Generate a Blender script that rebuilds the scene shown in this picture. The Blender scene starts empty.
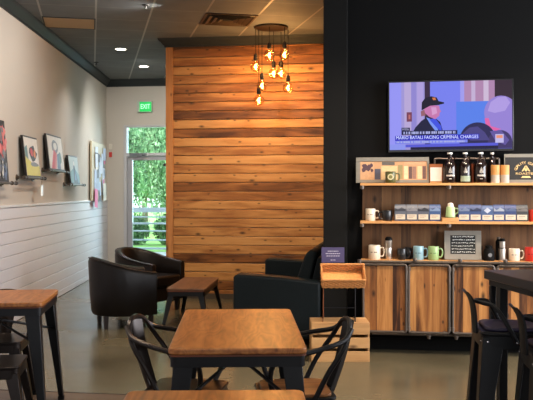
import bpy, bmesh, math, random
from mathutils import Vector, Matrix, Euler
R = math.radians
PI = math.pi
random.seed(7)
C = bpy.context.scene.collection
scn = bpy.context.scene

# ------------------------------------------------------------------ camera
CAM_H = 1.41
cam_d = bpy.data.cameras.new('camera'); cam = bpy.data.objects.new('camera', cam_d); C.objects.link(cam)
cam.location = (0, 0, CAM_H); cam.rotation_euler = (R(90 - 0.645), 0, 0)
cam_d.sensor_width = 36; cam_d.lens = 800 / 533 * 36; cam_d.clip_end = 200; cam_d.clip_start = .05
scn.camera = cam
# ------------------------------------------------------------------ view
scn.view_settings.view_transform = 'Standard'; scn.view_settings.look = 'None'
scn.view_settings.exposure = 0.55; scn.view_settings.gamma = 1; scn.view_settings.use_curve_mapping = False
# ------------------------------------------------------------------ world and sun
w = bpy.data.worlds.new('world'); scn.world = w; w.use_nodes = True
w.node_tree.nodes['Background'].inputs[0].default_value = (.80, .92, 1.0, 1)
w.node_tree.nodes['Background'].inputs[1].default_value = 3.5
def light(name, kind, loc, energy, color, rot=(0, 0, 0), size=1, size_y=None, spot=None, blend=.6):
    d = bpy.data.lights.new(name, kind); o = bpy.data.objects.new(name, d); C.objects.link(o)
    o.location = loc; o.rotation_euler = rot; d.energy = energy; d.color = color
    if kind == 'AREA':
        d.size = size
        if size_y: d.shape = 'RECTANGLE'; d.size_y = size_y
    elif kind == 'SUN': d.angle = R(2)
    else: d.shadow_soft_size = size
    if spot: d.spot_size = R(spot); d.spot_blend = 1.0
    return o
light('sun', 'SUN', (0, 20, 20), 6.0, (1, .95, .85), (R(48), 0, R(-25)))
WARM = (1, .80, .60)
# daylight through the shop front behind the camera, and the window bay left of it
light('shopfront_daylight', 'AREA', (1.0, -2.6, 1.9), 60, (.90, .94, 1.0), (R(88), 0, 0), 6.0, 2.4)
light('side_window_daylight', 'AREA', (4.9, 4.4, 2.0), 290, (.92, .94, 1.0), (R(86), 0, R(82)), 4.2, 2.0)
# ceiling lamps out of view, plus unseen spots added to brighten the walls
for x, y, e, sz, tx, ty in ((-1.1, 6.4, 105, 140, 0, 50), (-1.1, 8.6, 55, 140, 0, 50), (-.1, 3.9, 30, 100, 0, 0), (-1.5, 4.9, 110, 110, 0, 0), (1.15, 5.6, 150, 110, 12, 0), (2.2, 5.3, 150, 110, 12, 0),
                    (.2, 6.2, 50, 110, 0, 0), (-.5, 1.9, 60, 100, 0, 0), (1.7, 3.4, 15, 90, 0, 0), (-.9, 8.1, 118, 110, 36, 0), (.3, 8.1, 118, 110, 36, 0), (-1.9, 12.0, 100, 130, 42, 0)):
    light('ceiling_lamp_and_fill', 'SPOT', (x, y, 3.34), e, (.98, .95, .90) if y > 8.5 else WARM, (R(tx), R(ty), 0), .07, spot=sz)
# sky light that comes slantwise through the exit door
light('door_daylight', 'AREA', (-.4, 17.0, 2.2), 150, (.52, .76, 1.0), (R(-84), 0, R(-40)), 2.0, 3.0)

# ------------------------------------------------------------------ node materials
MATS = {}
def lin(c):
    return tuple(((v / 255) / 12.92 if v / 255 <= .04045 else ((v / 255 + .055) / 1.055) ** 2.4) for v in c) + (1,)
def base(name):
    m = bpy.data.materials.new(name); m.use_nodes = True
    return m, m.node_tree, m.node_tree.nodes['Principled BSDF']
def mat(name, col, rough=.5, metal=0, vary=.12, scale=12, bump=0, spec=.5, coat=0):
    if name in MATS: return MATS[name]
    m, nt, b = base(name); N, L = nt.nodes, nt.links
    c = lin(col)
    tc = N.new('ShaderNodeTexCoord'); nz = N.new('ShaderNodeTexNoise'); nz.inputs['Scale'].default_value = scale; nz.inputs['Detail'].default_value = 4
    L.new(tc.outputs['Object'], nz.inputs['Vector'])
    mx = N.new('ShaderNodeMix'); mx.data_type = 'RGBA'
    mx.inputs['A'].default_value = tuple(v * (1 - vary) for v in c[:3]) + (1,)
    mx.inputs['B'].default_value = tuple(min(1, v * (1 + vary)) for v in c[:3]) + (1,)
    L.new(nz.outputs['Fac'], mx.inputs['Factor']); L.new(mx.outputs['Result'], b.inputs['Base Color'])
    b.inputs['Roughness'].default_value = rough; b.inputs['Metallic'].default_value = metal
    b.inputs['Specular IOR Level'].default_value = spec; b.inputs['Coat Weight'].default_value = coat
    if bump:
        bp = N.new('ShaderNodeBump'); bp.inputs['Strength'].default_value = bump; bp.inputs['Distance'].default_value = .004
        n2 = N.new('ShaderNodeTexNoise'); n2.inputs['Scale'].default_value = scale * 6; L.new(tc.outputs['Object'], n2.inputs['Vector'])
        L.new(n2.outputs['Fac'], bp.inputs['Height']); L.new(bp.outputs['Normal'], b.inputs['Normal'])
    MATS[name] = m; return m
def emit(name, col, strength):
    if name in MATS: return MATS[name]
    m, nt, b = base(name)
    b.inputs['Base Color'].default_value = (0.01, 0.01, 0.01, 1); b.inputs['Emission Color'].default_value = lin(col); b.inputs['Emission Strength'].default_value = strength
    b.inputs['Roughness'].default_value = .4; b.inputs['Specular IOR Level'].default_value = .04
    MATS[name] = m; return m
def ramp(N, stops):
    r = N.new('ShaderNodeValToRGB'); e = r.color_ramp.elements
    e[0].position, e[0].color = stops[0][0], lin(stops[0][1]); e[1].position, e[1].color = stops[-1][0], lin(stops[-1][1])
    for p, c in stops[1:-1]:
        k = e.new(p); k.color = lin(c)
    return r
def wood(name, stops, along='X', plank=None, across='Z', rough=.45, knots=True, grain=1.0, stretch=12, spec=.4, plank_amt=.5, knot_scale=3.0, coat=0, wavy=False):
    """wood with grain along one axis; plank = board width across another axis, each board its own tone"""
    if name in MATS: return MATS[name]
    m, nt, b = base(name); N, L = nt.nodes, nt.links
    tc = N.new('ShaderNodeTexCoord'); sp = N.new('ShaderNodeSeparateXYZ'); L.new(tc.outputs['Object'], sp.inputs[0])
    def math_(op, a, b_=None):
        n = N.new('ShaderNodeMath'); n.operation = op
        for i, v in enumerate((a, b_)):
            if v is None: continue
            if isinstance(v, (int, float)): n.inputs[i].default_value = v
            else: L.new(v, n.inputs[i])
        return n.outputs[0]
    rnd = None
    vec = tc.outputs['Object']
    if plank:
        idx = math_('FLOOR', math_('DIVIDE', sp.outputs[across], plank))
        wn = N.new('ShaderNodeTexWhiteNoise'); wn.noise_dimensions = '1D'; L.new(idx, wn.inputs['W']); rnd = wn.outputs['Value']
        va = N.new('ShaderNodeVectorMath'); va.operation = 'MULTIPLY_ADD'
        cb = N.new('ShaderNodeCombineXYZ')
        for k in range(3): L.new(rnd, cb.inputs[k])
        L.new(cb.outputs[0], va.inputs[0]); va.inputs[1].default_value = (17, 13, 11); L.new(tc.outputs['Object'], va.inputs[2])
        vec = va.outputs[0]
    mp = N.new('ShaderNodeMapping'); s = {'X': 1, 'Y': 1, 'Z': 1}
    sc = [stretch] * 3; sc['XYZ'.index(along)] = 1.0
    mp.inputs['Scale'].default_value = sc; L.new(vec, mp.inputs['Vector'])
    nz = N.new('ShaderNodeTexNoise'); nz.inputs['Scale'].default_value = 1.3 * grain; nz.inputs['Detail'].default_value = 8; nz.inputs['Roughness'].default_value = .62; nz.inputs['Distortion'].default_value = .6
    L.new(mp.outputs[0], nz.inputs['Vector'])
    val = nz.outputs['Fac']
    if wavy:
        mp2 = N.new('ShaderNodeMapping'); s2 = [3.2] * 3; s2['XYZ'.index(along)] = .55; mp2.inputs['Scale'].default_value = s2; L.new(vec, mp2.inputs['Vector'])
        n3 = N.new('ShaderNodeTexNoise'); n3.inputs['Scale'].default_value = 2.4; n3.inputs['Detail'].default_value = 2; L.new(mp2.outputs[0], n3.inputs['Vector'])
        rings = math_('FRACT', math_('MULTIPLY', n3.outputs['Fac'], 13))
        rings = math_('ABSOLUTE', math_('SUBTRACT', rings, .5))
        val = math_('ADD', math_('MULTIPLY', val, .86), math_('MULTIPLY', rings, .30))
    if rnd is not None:
        val = math_('ADD', math_('MULTIPLY', val, 1 - plank_amt * .4), math_('MULTIPLY', math_('SUBTRACT', rnd, .35), plank_amt * .55))
    cr = ramp(N, stops); L.new(val, cr.inputs[0]); col = cr.outputs[0]
    if knots:
        mp3 = N.new('ShaderNodeMapping'); s3 = [2.0] * 3; s3['XYZ'.index(along)] = 1.0; mp3.inputs['Scale'].default_value = s3
        L.new(vec, mp3.inputs['Vector'])
        s3v = N.new('ShaderNodeSeparateXYZ'); L.new(mp3.outputs[0], s3v.inputs[0]); c3v = N.new('ShaderNodeCombineXYZ'); L.new(s3v.outputs[along], c3v.inputs[0]); L.new(s3v.outputs[across], c3v.inputs[1])
        vo = N.new('ShaderNodeTexVoronoi'); vo.voronoi_dimensions = '2D'; vo.inputs['Scale'].default_value = knot_scale; L.new(c3v.outputs[0], vo.inputs['Vector'])
        kr = ramp(N, ((0.0, (255, 255, 255)), (.05, (215, 215, 215)), (.12, (0, 0, 0)))); L.new(vo.outputs['Distance'], kr.inputs[0])
        n4 = N.new('ShaderNodeTexNoise'); n4.inputs['Scale'].default_value = 1.1; n4.inputs['Detail'].default_value = 1; L.new(vec, n4.inputs['Vector'])
        sz = N.new('ShaderNodeMapRange'); sz.inputs['To Min'].default_value = 2.2; sz.inputs['To Max'].default_value = .55; L.new(vo.outputs['Color'], sz.inputs['Value'])
        L.new(math_('MULTIPLY', vo.outputs['Distance'], sz.outputs[0]), kr.inputs[0])
        km = math_('MULTIPLY', kr.outputs[0], math_('GREATER_THAN', n4.outputs['Fac'], .36))
        mx = N.new('ShaderNodeMix'); mx.data_type = 'RGBA'; L.new(km, mx.inputs['Factor']); L.new(col, mx.inputs['A']); mx.inputs['B'].default_value = lin(tuple(v * .55 for v in stops[0][1]))
        col = mx.outputs['Result']
    L.new(col, b.inputs['Base Color'])
    b.inputs['Roughness'].default_value = rough; b.inputs['Specular IOR Level'].default_value = spec; b.inputs['Coat Weight'].default_value = coat
    bp = N.new('ShaderNodeBump'); bp.inputs['Strength'].default_value = .15; bp.inputs['Distance'].default_value = .002; L.new(nz.outputs['Fac'], bp.inputs['Height']); L.new(bp.outputs[0], b.inputs['Normal'])
    MATS[name] = m; return m

M_black = mat('black paint', (13, 13, 13), .7, vary=.06, spec=.12)
M_metal = mat('charcoal powder coated metal', (21, 22, 25), .42, .2, spec=.35, vary=.08, scale=20)
M_gunmetal = mat('worn gunmetal', (40, 33, 30), .32, .55, vary=.15, scale=14)
M_pipe = mat('black iron pipe', (98, 88, 80), .4, .6, vary=.2, scale=30)
M_leather = mat('dark brown leather', (15, 10, 8), .33, vary=.15, scale=40, bump=.25, spec=.25)
M_navy = mat('navy leather', (20, 27, 30), .5, vary=.15, scale=30, bump=.25, spec=.15)
M_darkwood = mat('dark stained wood', (30, 20, 17), .4)
M_tabletop = wood('stained oak', ((.26, (92, 52, 24)), (.46, (146, 88, 42)), (.66, (176, 114, 60))), along='Y', rough=.34, knots=False, grain=1.6, stretch=9, spec=.5, wavy=True)
M_tableedge = wood('stained oak edge', ((.3, (62, 30, 16)), (.7, (118, 62, 34))), along='X', rough=.5, knots=False, stretch=20)
M_wall = mat('warm grey wall paint', (196, 188, 176), .85, vary=.02, scale=2)
M_shiplap = mat('white shiplap paint', (212, 208, 210), .55, vary=.02, scale=3)
M_trim = mat('charcoal trim paint', (40, 44, 45), .6, vary=.05, spec=.3)
M_planks = wood('knotty cedar planks', ((.20, (74, 42, 20)), (.38, (150, 96, 50)), (.52, (192, 138, 80)), (.78, (214, 166, 108))), along='X', plank=.117, across='Z', rough=.5, stretch=9, plank_amt=.55, knot_scale=2.9, spec=.3)
M_trimwood = wood('cedar trim', ((.2, (130, 80, 40)), (.5, (186, 126, 72)), (.8, (208, 150, 94))), along='Z', rough=.5, stretch=14, knots=True, across='X', knot_scale=2.4)
M_panel = wood('torched pine boards', ((.24, (54, 28, 14)), (.42, (140, 88, 44)), (.6, (188, 132, 74)), (.8, (206, 156, 98))), along='Z', plank=.066, across='X', rough=.5, stretch=12, plank_amt=.55, knot_scale=3.6)
M_backpanel = wood('dark barn boards', ((.2, (56, 36, 20)), (.45, (108, 74, 44)), (.75, (140, 102, 64))), along='Z', plank=.085, across='X', rough=.65, stretch=14, plank_amt=.45)
M_shelf = wood('pine shelf', ((.2, (150, 96, 50)), (.5, (204, 148, 90)), (.8, (224, 172, 112))), along='X', rough=.5, stretch=20, knots=False)
M_crate = wood('raw pine crate', ((.2, (156, 110, 66)), (.5, (190, 144, 92)), (.8, (206, 164, 114))), along='X', rough=.65, stretch=16, knot_scale=2.5)
M_wicker = mat('woven wicker', (206, 140, 76), .6, vary=.35, scale=60, bump=.6)
M_white = mat('white ceramic', (226, 214, 196), .25, vary=.02)
M_glassw = mat('white painted frame', (200, 200, 200), .5, vary=.03)

def mk_floor():
    m, nt, b = base('polished concrete'); N, L = nt.nodes, nt.links
    tc = N.new('ShaderNodeTexCoord'); nz = N.new('ShaderNodeTexNoise'); nz.inputs['Scale'].default_value = 1.1; nz.inputs['Detail'].default_value = 4; nz.inputs['Distortion'].default_value = .1
    L.new(tc.outputs['Object'], nz.inputs['Vector'])
    cr = ramp(N, ((.3, (80, 73, 56)), (.5, (96, 88, 68)), (.7, (110, 101, 78)))); L.new(nz.outputs['Fac'], cr.inputs[0]); L.new(cr.outputs[0], b.inputs['Base Color'])
    r2 = N.new('ShaderNodeMapRange'); r2.inputs['To Min'].default_value = .16; r2.inputs['To Max'].default_value = .34; L.new(nz.outputs['Fac'], r2.inputs['Value']); L.new(r2.outputs[0], b.inputs['Roughness'])
    n2 = N.new('ShaderNodeTexNoise'); n2.inputs['Scale'].default_value = 5; L.new(tc.outputs['Object'], n2.inputs['Vector'])
    bp = N.new('ShaderNodeBump'); bp.inputs['Strength'].default_value = .12; bp.inputs['Distance'].default_value = .01; L.new(n2.outputs['Fac'], bp.inputs['Height']); L.new(bp.outputs[0], b.inputs['Normal'])
    return m
M_floor = mk_floor()
M_floorwood = wood('grey brown floor boards', ((.25, (56, 43, 34)), (.5, (88, 72, 58)), (.8, (112, 95, 80))), along='X', plank=.14, across='Y', rough=.4, stretch=8, knots=False, plank_amt=.5)
def mk_ceiling():
    m, nt, b = base('dark ceiling tiles'); N, L = nt.nodes, nt.links
    tc = N.new('ShaderNodeTexCoord'); sp = N.new('ShaderNodeSeparateXYZ'); L.new(tc.outputs['Object'], sp.inputs[0])
    def mt(op, a, b_=0.0):
        n = N.new('ShaderNodeMath'); n.operation = op
        for i, v in enumerate((a, b_)):
            if isinstance(v, (int, float)): n.inputs[i].default_value = v
            else: L.new(v, n.inputs[i])
        return n.outputs[0]
    def line(o, off, wd):
        f = mt('FRACT', mt('DIVIDE', mt('ADD', o, off), .60))
        d = mt('MULTIPLY', mt('MINIMUM', f, mt('SUBTRACT', 1.0, f)), .60)
        return mt('LESS_THAN', d, wd)
    lx = line(sp.outputs['X'], 0.0, .011); ly = line(sp.outputs['Y'], -.5, .011)
    g = mt('MAXIMUM', lx, mt('MULTIPLY', ly, .3))
    nz = N.new('ShaderNodeTexNoise'); nz.inputs['Scale'].default_value = 3; nz.inputs['Detail'].default_value = 5; L.new(tc.outputs['Object'], nz.inputs['Vector'])
    cr = ramp(N, ((.3, (88, 92, 94)), (.7, (100, 104, 106)))); L.new(nz.outputs['Fac'], cr.inputs[0])
    mx = N.new('ShaderNodeMix'); mx.data_type = 'RGBA'; L.new(g, mx.inputs['Factor']); L.new(cr.outputs[0], mx.inputs['A']); mx.inputs['B'].default_value = lin((138, 136, 130))
    L.new(mx.outputs['Result'], b.inputs['Base Color'])
    r = mt('SUBTRACT', .75, mt('MULTIPLY', g, .3)); L.new(r, b.inputs['Roughness'])
    return m
M_ceil = mk_ceiling()
def mk_glass(name, tint=(.9, .95, .93), refl=.08):
    m = bpy.data.materials.new(name); m.use_nodes = True; N, L = m.node_tree.nodes, m.node_tree.links
    N.remove(N['Principled BSDF']); out = N['Material Output']
    t = N.new('ShaderNodeBsdfTransparent'); t.inputs[0].default_value = tint + (1,)
    g = N.new('ShaderNodeBsdfGlossy'); g.inputs['Roughness'].default_value = .03
    fr = N.new('ShaderNodeFresnel'); fr.inputs[0].default_value = 1.45
    ad = N.new('ShaderNodeMath'); ad.operation = 'MULTIPLY'; ad.inputs[1].default_value = refl * 12; L.new(fr.outputs[0], ad.inputs[0])
    mx = N.new('ShaderNodeMixShader'); L.new(ad.outputs[0], mx.inputs[0]); L.new(t.outputs[0], mx.inputs[1]); L.new(g.outputs[0], mx.inputs[2]); L.new(mx.outputs[0], out.inputs[0])
    return m
M_pane = mk_glass('window glass')
M_bulb = mk_glass('amber bulb glass', (1.0, .86, .62), .03)
M_fil = emit('glowing filament', (255, 180, 95), 40)

# ------------------------------------------------------------------ mesh builder
class MB:
    def __init__(s): s.bm = bmesh.new(); s.mats = []; s.mi = 0
    def m(s, mt):
        if mt not in s.mats: s.mats.append(mt)
        s.mi = s.mats.index(mt); return s
    def face(s, vs, smooth=True):
        try: f = s.bm.faces.new(vs)
        except ValueError: return None
        f.material_index = s.mi; f.smooth = smooth; return f
    def hexa(s, b, t):
        vb = [s.bm.verts.new(p) for p in b]; vt = [s.bm.verts.new(p) for p in t]
        s.face(vb[::-1]); s.face(vt)
        for i in range(4): j = (i + 1) % 4; s.face((vb[i], vb[j], vt[j], vt[i]))
        return s
    def box(s, c, d, rot=None):
        x, y, z = d[0] / 2, d[1] / 2, d[2] / 2; Mx = Euler(rot).to_matrix() if rot else Matrix.Identity(3); c = Vector(c)
        b = [c + Mx @ Vector(p) for p in ((-x, -y, -z), (x, -y, -z), (x, y, -z), (-x, y, -z))]
        t = [c + Mx @ Vector(p) for p in ((-x, -y, z), (x, -y, z), (x, y, z), (-x, y, z))]
        return s.hexa(b, t)
    def bb(s, x0, x1, y0, y1, z0, z1): return s.box(((x0 + x1) / 2, (y0 + y1) / 2, (z0 + z1) / 2), (x1 - x0, y1 - y0, z1 - z0))
    def prism(s, pts, z0, z1, z=None):
        a = [s.bm.verts.new((p[0], p[1], z0)) for p in pts]; b = [s.bm.verts.new((p[0], p[1], z1)) for p in pts]
        s.face(a[::-1]); s.face(b); n = len(pts)
        for i in range(n): j = (i + 1) % n; s.face((a[i], a[j], b[j], b[i]))
        return s
    def prism_y(s, pts, y0, y1):   # outline in x,z extruded along y
        a = [s.bm.verts.new((p[0], y0, p[1])) for p in pts]; b = [s.bm.verts.new((p[0], y1, p[1])) for p in pts]
        s.face(a); s.face(b[::-1]); n = len(pts)
        for i in range(n): j = (i + 1) % n; s.face((a[j], a[i], b[i], b[j]))
        return s
    def flat(s, pts, y):           # flat polygon facing -y, points in x,z
        s.face([s.bm.verts.new((p[0], y, p[1])) for p in pts], False); return s
    def tube(s, pts, r, n=8, closed=False, cap=True):
        pts = [Vector(p) for p in pts]; k = len(pts); rs = r if isinstance(r, (list, tuple)) else [r] * k
        rings = []; up = None
        for i, p in enumerate(pts):
            if closed: t = pts[(i + 1) % k] - pts[i - 1]
            else: t = pts[min(i + 1, k - 1)] - pts[max(i - 1, 0)]
            t.normalize()
            if up is None:
                up = Vector((0, 0, 1)) if abs(t.z) < .9 else Vector((1, 0, 0))
            up = (up - t * up.dot(t))
            if up.length < 1e-5: up = Vector((1, 0, 0)) - t * t.x
            up.normalize(); sd = t.cross(up)
            rings.append([s.bm.verts.new(p + (up * math.cos(a) + sd * math.sin(a)) * rs[i]) for a in [2 * PI * q / n for q in range(n)]])
        for i in range(k if closed else k - 1):
            A, B = rings[i], rings[(i + 1) % k]
            for q in range(n): s.face((A[q], A[(q + 1) % n], B[(q + 1) % n], B[q]))
        if cap and not closed: s.face(rings[0][::-1]); s.face(rings[-1])
        return s
    def lathe(s, prof, n=20, c=(0, 0, 0), closed=False):
        rings = []
        for r_, z in prof:
            if r_ < 1e-6: rings.append([s.bm.verts.new((c[0], c[1], c[2] + z))])
            else: rings.append([s.bm.verts.new((c[0] + r_ * math.cos(a), c[1] + r_ * math.sin(a), c[2] + z)) for a in [2 * PI * q / n for q in range(n)]])
        for A, B in zip(rings, rings[1:] + ([rings[0]] if closed else [])):
            for q in range(n):
                j = (q + 1) % n
                if len(A) == 1 and len(B) == 1: continue
                if len(A) == 1: s.face((A[0], B[j], B[q]))
                elif len(B) == 1: s.face((A[q], A[j], B[0]))
                else: s.face((A[q], A[j], B[j], B[q]))
        return s
    def build(s, name, parent=None, bevel=0, seg=2, loc=(0, 0, 0), rz=0, rot=None, default=None, angle=35):
        if not s.mats: s.mats = [default or M_black]
        bmesh.ops.recalc_face_normals(s.bm, faces=s.bm.faces) if not getattr(s, 'keep', False) else None
        me = bpy.data.meshes.new(name); s.bm.to_mesh(me); s.bm.free()
        for mt in s.mats: me.materials.append(mt)
        me.set_sharp_from_angle(angle=R(angle))
        o = bpy.data.objects.new(name, me); C.objects.link(o)
        o.location = loc; o.rotation_euler = rot or (0, 0, rz)
        if parent: o.parent = parent
        if bevel:
            b = o.modifiers.new('bevel', 'BEVEL'); b.width = bevel; b.segments = seg; b.limit_method = 'ANGLE'; b.angle_limit = R(40)
        return o
def mb(m_): return MB().m(m_)
def rrect(w_, d_, r, n=5, cx=0, cy=0):
    pts = []
    for sx, sy, a0 in ((1, 1, 0), (-1, 1, 90), (-1, -1, 180), (1, -1, 270)):
        for k in range(n + 1):
            a = R(a0 + 90 * k / n); pts.append((cx + sx * (w_ / 2 - r) + r * math.cos(a), cy + sy * (d_ / 2 - r) + r * math.sin(a)))
    return pts
def arc(cx, cz, r, a0, a1, n=10): return [(cx + r * math.cos(R(a0 + (a1 - a0) * k / n)), cz + r * math.sin(R(a0 + (a1 - a0) * k / n))) for k in range(n + 1)]
def thing(name, label, cat, loc=(0, 0, 0), rz=0, group=None):
    o = bpy.data.objects.new(name, None); C.objects.link(o); o.location = loc; o.rotation_euler = (0, 0, rz)
    o['label'] = label; o['category'] = cat; o.empty_display_size = .1
    if group: o['group'] = group
    return o
def tag(o, label, cat, group=None):
    o['label'] = label; o['category'] = cat
    if group: o['group'] = group
    return o
def struct(o): o['kind'] = 'structure'; return o
def dup(root, loc, rz, label, group=None, scale=None):
    r = root.copy(); C.objects.link(r); r.location = loc; r.rotation_euler = (0, 0, rz); r['label'] = label
    if group: r['group'] = group
    if scale: r.scale = scale
    for ch in list(root.children):
        c = ch.copy(); C.objects.link(c); c.parent = r
        for g in list(ch.children):
            d = g.copy(); C.objects.link(d); d.parent = c
    return r
def text(name, body, size, m_, parent, loc, rot=(R(90), 0, 0), width=None, align='CENTER', bold=.0, depth=.0006):
    cu = bpy.data.curves.new(name, 'FONT'); cu.body = body; cu.size = size; cu.align_x = align; cu.align_y = 'CENTER'; cu.extrude = depth; cu.offset = bold
    cu.resolution_u = 2
    t = bpy.data.objects.new(name, cu); C.objects.link(t)
    bpy.context.view_layer.update()
    dg = bpy.context.evaluated_depsgraph_get(); me = bpy.data.meshes.new_from_object(t.evaluated_get(dg)); bpy.data.objects.remove(t)
    me.materials.clear(); me.materials.append(m_)
    if width:
        xs = [v.co.x for v in me.vertices]; k = width / (max(xs) - min(xs))
        for v in me.vertices: v.co.x *= k
    o = bpy.data.objects.new(name, me); C.objects.link(o); o.parent = parent; o.location = loc; o.rotation_euler = rot
    return o

# building axes: everything fixed to the main walls is turned 8 degrees
TH = math.atan(.14); cT, sT = math.cos(TH), math.sin(TH)
def B(u, v, z=0): return Vector((u * cT + v * sT, -u * sT + v * cT, z))
def U(px, v):     # distance along the wall at depth v that shows at image column px
    k = (px - 266.5) / 800; Y = v / (cT + k * sT); return k * Y * cT - Y * sT
def Yat(px, v): return v / (cT + (px - 266.5) / 800 * sT)
def Z(py, Y): return CAM_H - (py - 191) / 800 * Y
def X(px, Y): return (px - 266.5) / 800 * Y

# ================================================================== THE SETTING
CEIL = 3.40
o = mb(M_floor).bb(-7, 8, -4, 16.5, -.1, 0).build('floor'); struct(o)
# wood floor strip by the camera, meets the concrete in a thin joint
vb = 5.57 * cT + X(65, 5.7) * sT
m_ = mb(M_floorwood); m_.bb(-6, 5, -4, vb, 0, .004); o = m_.build('floor', rz=-TH); struct(o)
o = mb(mat('dark floor joint', (40, 36, 34), .5)).bb(-6, 5, vb, vb + .012, 0, .006).build('trim_1', rz=-TH); struct(o)
# ceiling, its tile grid turned against the walls
o = mb(M_ceil).bb(-12, 12, -16, 10, 0, .1).build('ceiling', loc=(-2.12, 9.94, CEIL), rz=R(12.3)); struct(o)
# left wall: one and a half degrees off the view axis, shiplap below
LW = .0269
def LWX(Y): return -2.49 - LW * Y
lwrz = math.atan(LW)
Lloc = Vector((LWX(0), 0, 0))
def LWP(Y, z=0, out=0):   # point on the left wall, 'out' metres into the room
    return Vector((LWX(Y) + out * math.cos(lwrz), Y + out * math.sin(lwrz), z))
o = mb(M_wall).bb(-.15, 0, -4, 16, 0, 3.5).build('wall_left', loc=Lloc, rz=lwrz); struct(o)
m_ = mb(M_shiplap)
for k in range(10):
    z1 = 1.237 - k * .1285; z0 = max(z1 - .1285, 0)
    if z1 <= .01: break
    m_.bb(0, .018, -4, 14.45, z0 + .0015, z1)
o = m_.build('trim_2', loc=Lloc, rz=lwrz, bevel=.007, seg=1); struct(o)
o = mb(mat('shiplap cap', (214, 210, 208), .5)).bb(0, .028, -4, 14.42, 1.237, 1.262).build('trim_3', loc=Lloc, rz=lwrz, bevel=.003); struct(o)
# far wall with the glazed exit door
VF = 13.86
uL, uR = -4.85, -2.55
du0, du1, dz1 = U(124, VF), U(124, VF) + 1.12, Z(125.5, 14.35)
m_ = mb(M_wall); m_.bb(uL - .4, du0, VF, VF + .2, 0, 3.5); m_.bb(du1, uR, VF, VF + .2, 0, 3.5); m_.bb(du0, du1, VF, VF + .2, dz1, 3.5)
o = m_.build('wall_far', rz=-TH); struct(o)
# door frame
jm = mat('pale grey door frame', (188, 186, 186), .5, vary=.03)
jd = mat('grey aluminium door stile', (166, 164, 166), .4, .1, vary=.03)
g0 = U(132.3, VF); zt = Z(153, 14.33)
m_ = mb(jm); m_.bb(du0, du0 + .055, VF - .02, VF + .1, 0, dz1); m_.bb(du1 - .055, du1, VF - .02, VF + .1, 0, dz1)
m_.bb(du0 + .055, du1 - .055, VF - .02, VF + .1, dz1 - .035, dz1); m_.bb(du0 + .055, du1 - .055, VF - .02, VF + .1, zt - .055, zt)
frame = m_.build('door_1', rz=-TH, bevel=.004); struct(frame)
m_ = mb(jd); za = zt - .06; zb = .0
x0, x1 = du0 + .06, du1 - .06
m_.bb(x0, g0, VF + .01, VF + .055, .01, za); m_.bb(x1 - .09, x1, VF + .01, VF + .055, .01, za); m_.bb(g0, x1 - .09, VF + .01, VF + .055, za - .07, za); m_.bb(g0, x1 - .09, VF + .01, VF + .055, .01, .22)
leaf = m_.build('door_leaf', frame, bevel=.003)
mb(M_pane).bb(g0, x1 - .09, VF + .028, VF + .036, .22, za - .07).build('glass', leaf)
mb(M_pane).bb(du0 + .055, du1 - .055, VF + .028, VF + .036, zt, dz1 - .035).build('transom_glass', frame)
m_ = mb(mat('door closer grey', (120, 122, 126), .4, .5)); m_.bb(x0 + .06, x0 + .36, VF - .06, VF + .008, zt - .055, zt - .005); m_.bb(x0 + .3, x0 + .33, VF - .14, VF - .06, zt - .04, zt - .03); m_.bb(x0 + .22, x0 + .31, VF - .14, VF - .12, zt - .075, zt - .03)
m_.build('door_closer', frame, bevel=.004)
o = mb(mat('alarm sensor black', (30, 32, 34), .5)).lathe(((0, 0), (.028, 0), (.028, .02), (0, .024)), 14).build('door_sensor', frame, loc=tuple((U(165, VF), VF - .002, Z(165, 14.25))), rot=(R(90), 0, 0))
# plank wall: a block that stands into the room
VW = 10.25; uw0 = U(167.2, VW); uw1 = -.45; zw = 3.295
m_ = mb(M_planks); nz_ = int(zw / .117) + 1
for k in range(nz_):
    z0 = k * .117 + .0025; z1 = min((k + 1) * .117 - .0025, zw)
    if z1 > z0: m_.bb(0, uw1 - uw0, 0, .03, z0, z1)
bw = B(uw0, VW)
o = m_.build('wall_back', loc=bw, rz=-TH, bevel=.008, seg=2); struct(o)
m_ = mb(M_wall); m_.bb(.004, uw1 - uw0, .031, .2, 0, 3.5); m_.bb(.004, .2, .2, VF - VW, 0, 3.5)
o = m_.build('wall_centre', loc=bw, rz=-TH); struct(o)
o = mb(M_trimwood).bb(-.012, .085, -.022, -.001, 0, zw).build('trim_4', loc=bw, rz=-TH, bevel=.003); struct(o)
# crown mouldings
CR = ((0, 0), (.018, 0), (.022, .03), (.045, .045), (.075, .09), (.10, .105), (.115, .125), (.125, .155), (0, .155))
def crown(name, length, loc, rz, flip=1, h=1.0, mitre0=0, mitre1=0):
    # profile in (out,z), extruded along local x; 'out' goes to -y
    m_ = mb(M_trim); a = []; b = []
    for p, z in CR:
        a.append(m_.bm.verts.new((-p * h * mitre0, -p * h * flip, z * h))); b.append(m_.bm.verts.new((length + p * h * mitre1, -p * h * flip, z * h)))
    m_.face(a); m_.face(b[::-1]); n = len(a)
    for i in range(n): j = (i + 1) % n; m_.face((a[i], a[j], b[j], b[i]))
    return struct(m_.build(name, loc=loc, rz=rz))
zc = CEIL - .155
crown('trim_5', 18.0, LWP(-3.6, CEIL - .116), PI / 2 + lwrz, 1, h=.75)
crown('trim_6', uR - uL + .1, B(uL - .05, VF, CEIL - .124), -TH, 1, h=.8)
crown('trim_7', uw1 - uw0 + .2, B(uw0 - .012, VW - .022, CEIL - .109), -TH, 1, h=.70, mitre0=1)
crown('trim_8', VF - VW + .022, B(uw0 - .012, VF, CEIL - .109), -TH - PI / 2, 1, h=.70, mitre1=1)
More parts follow.
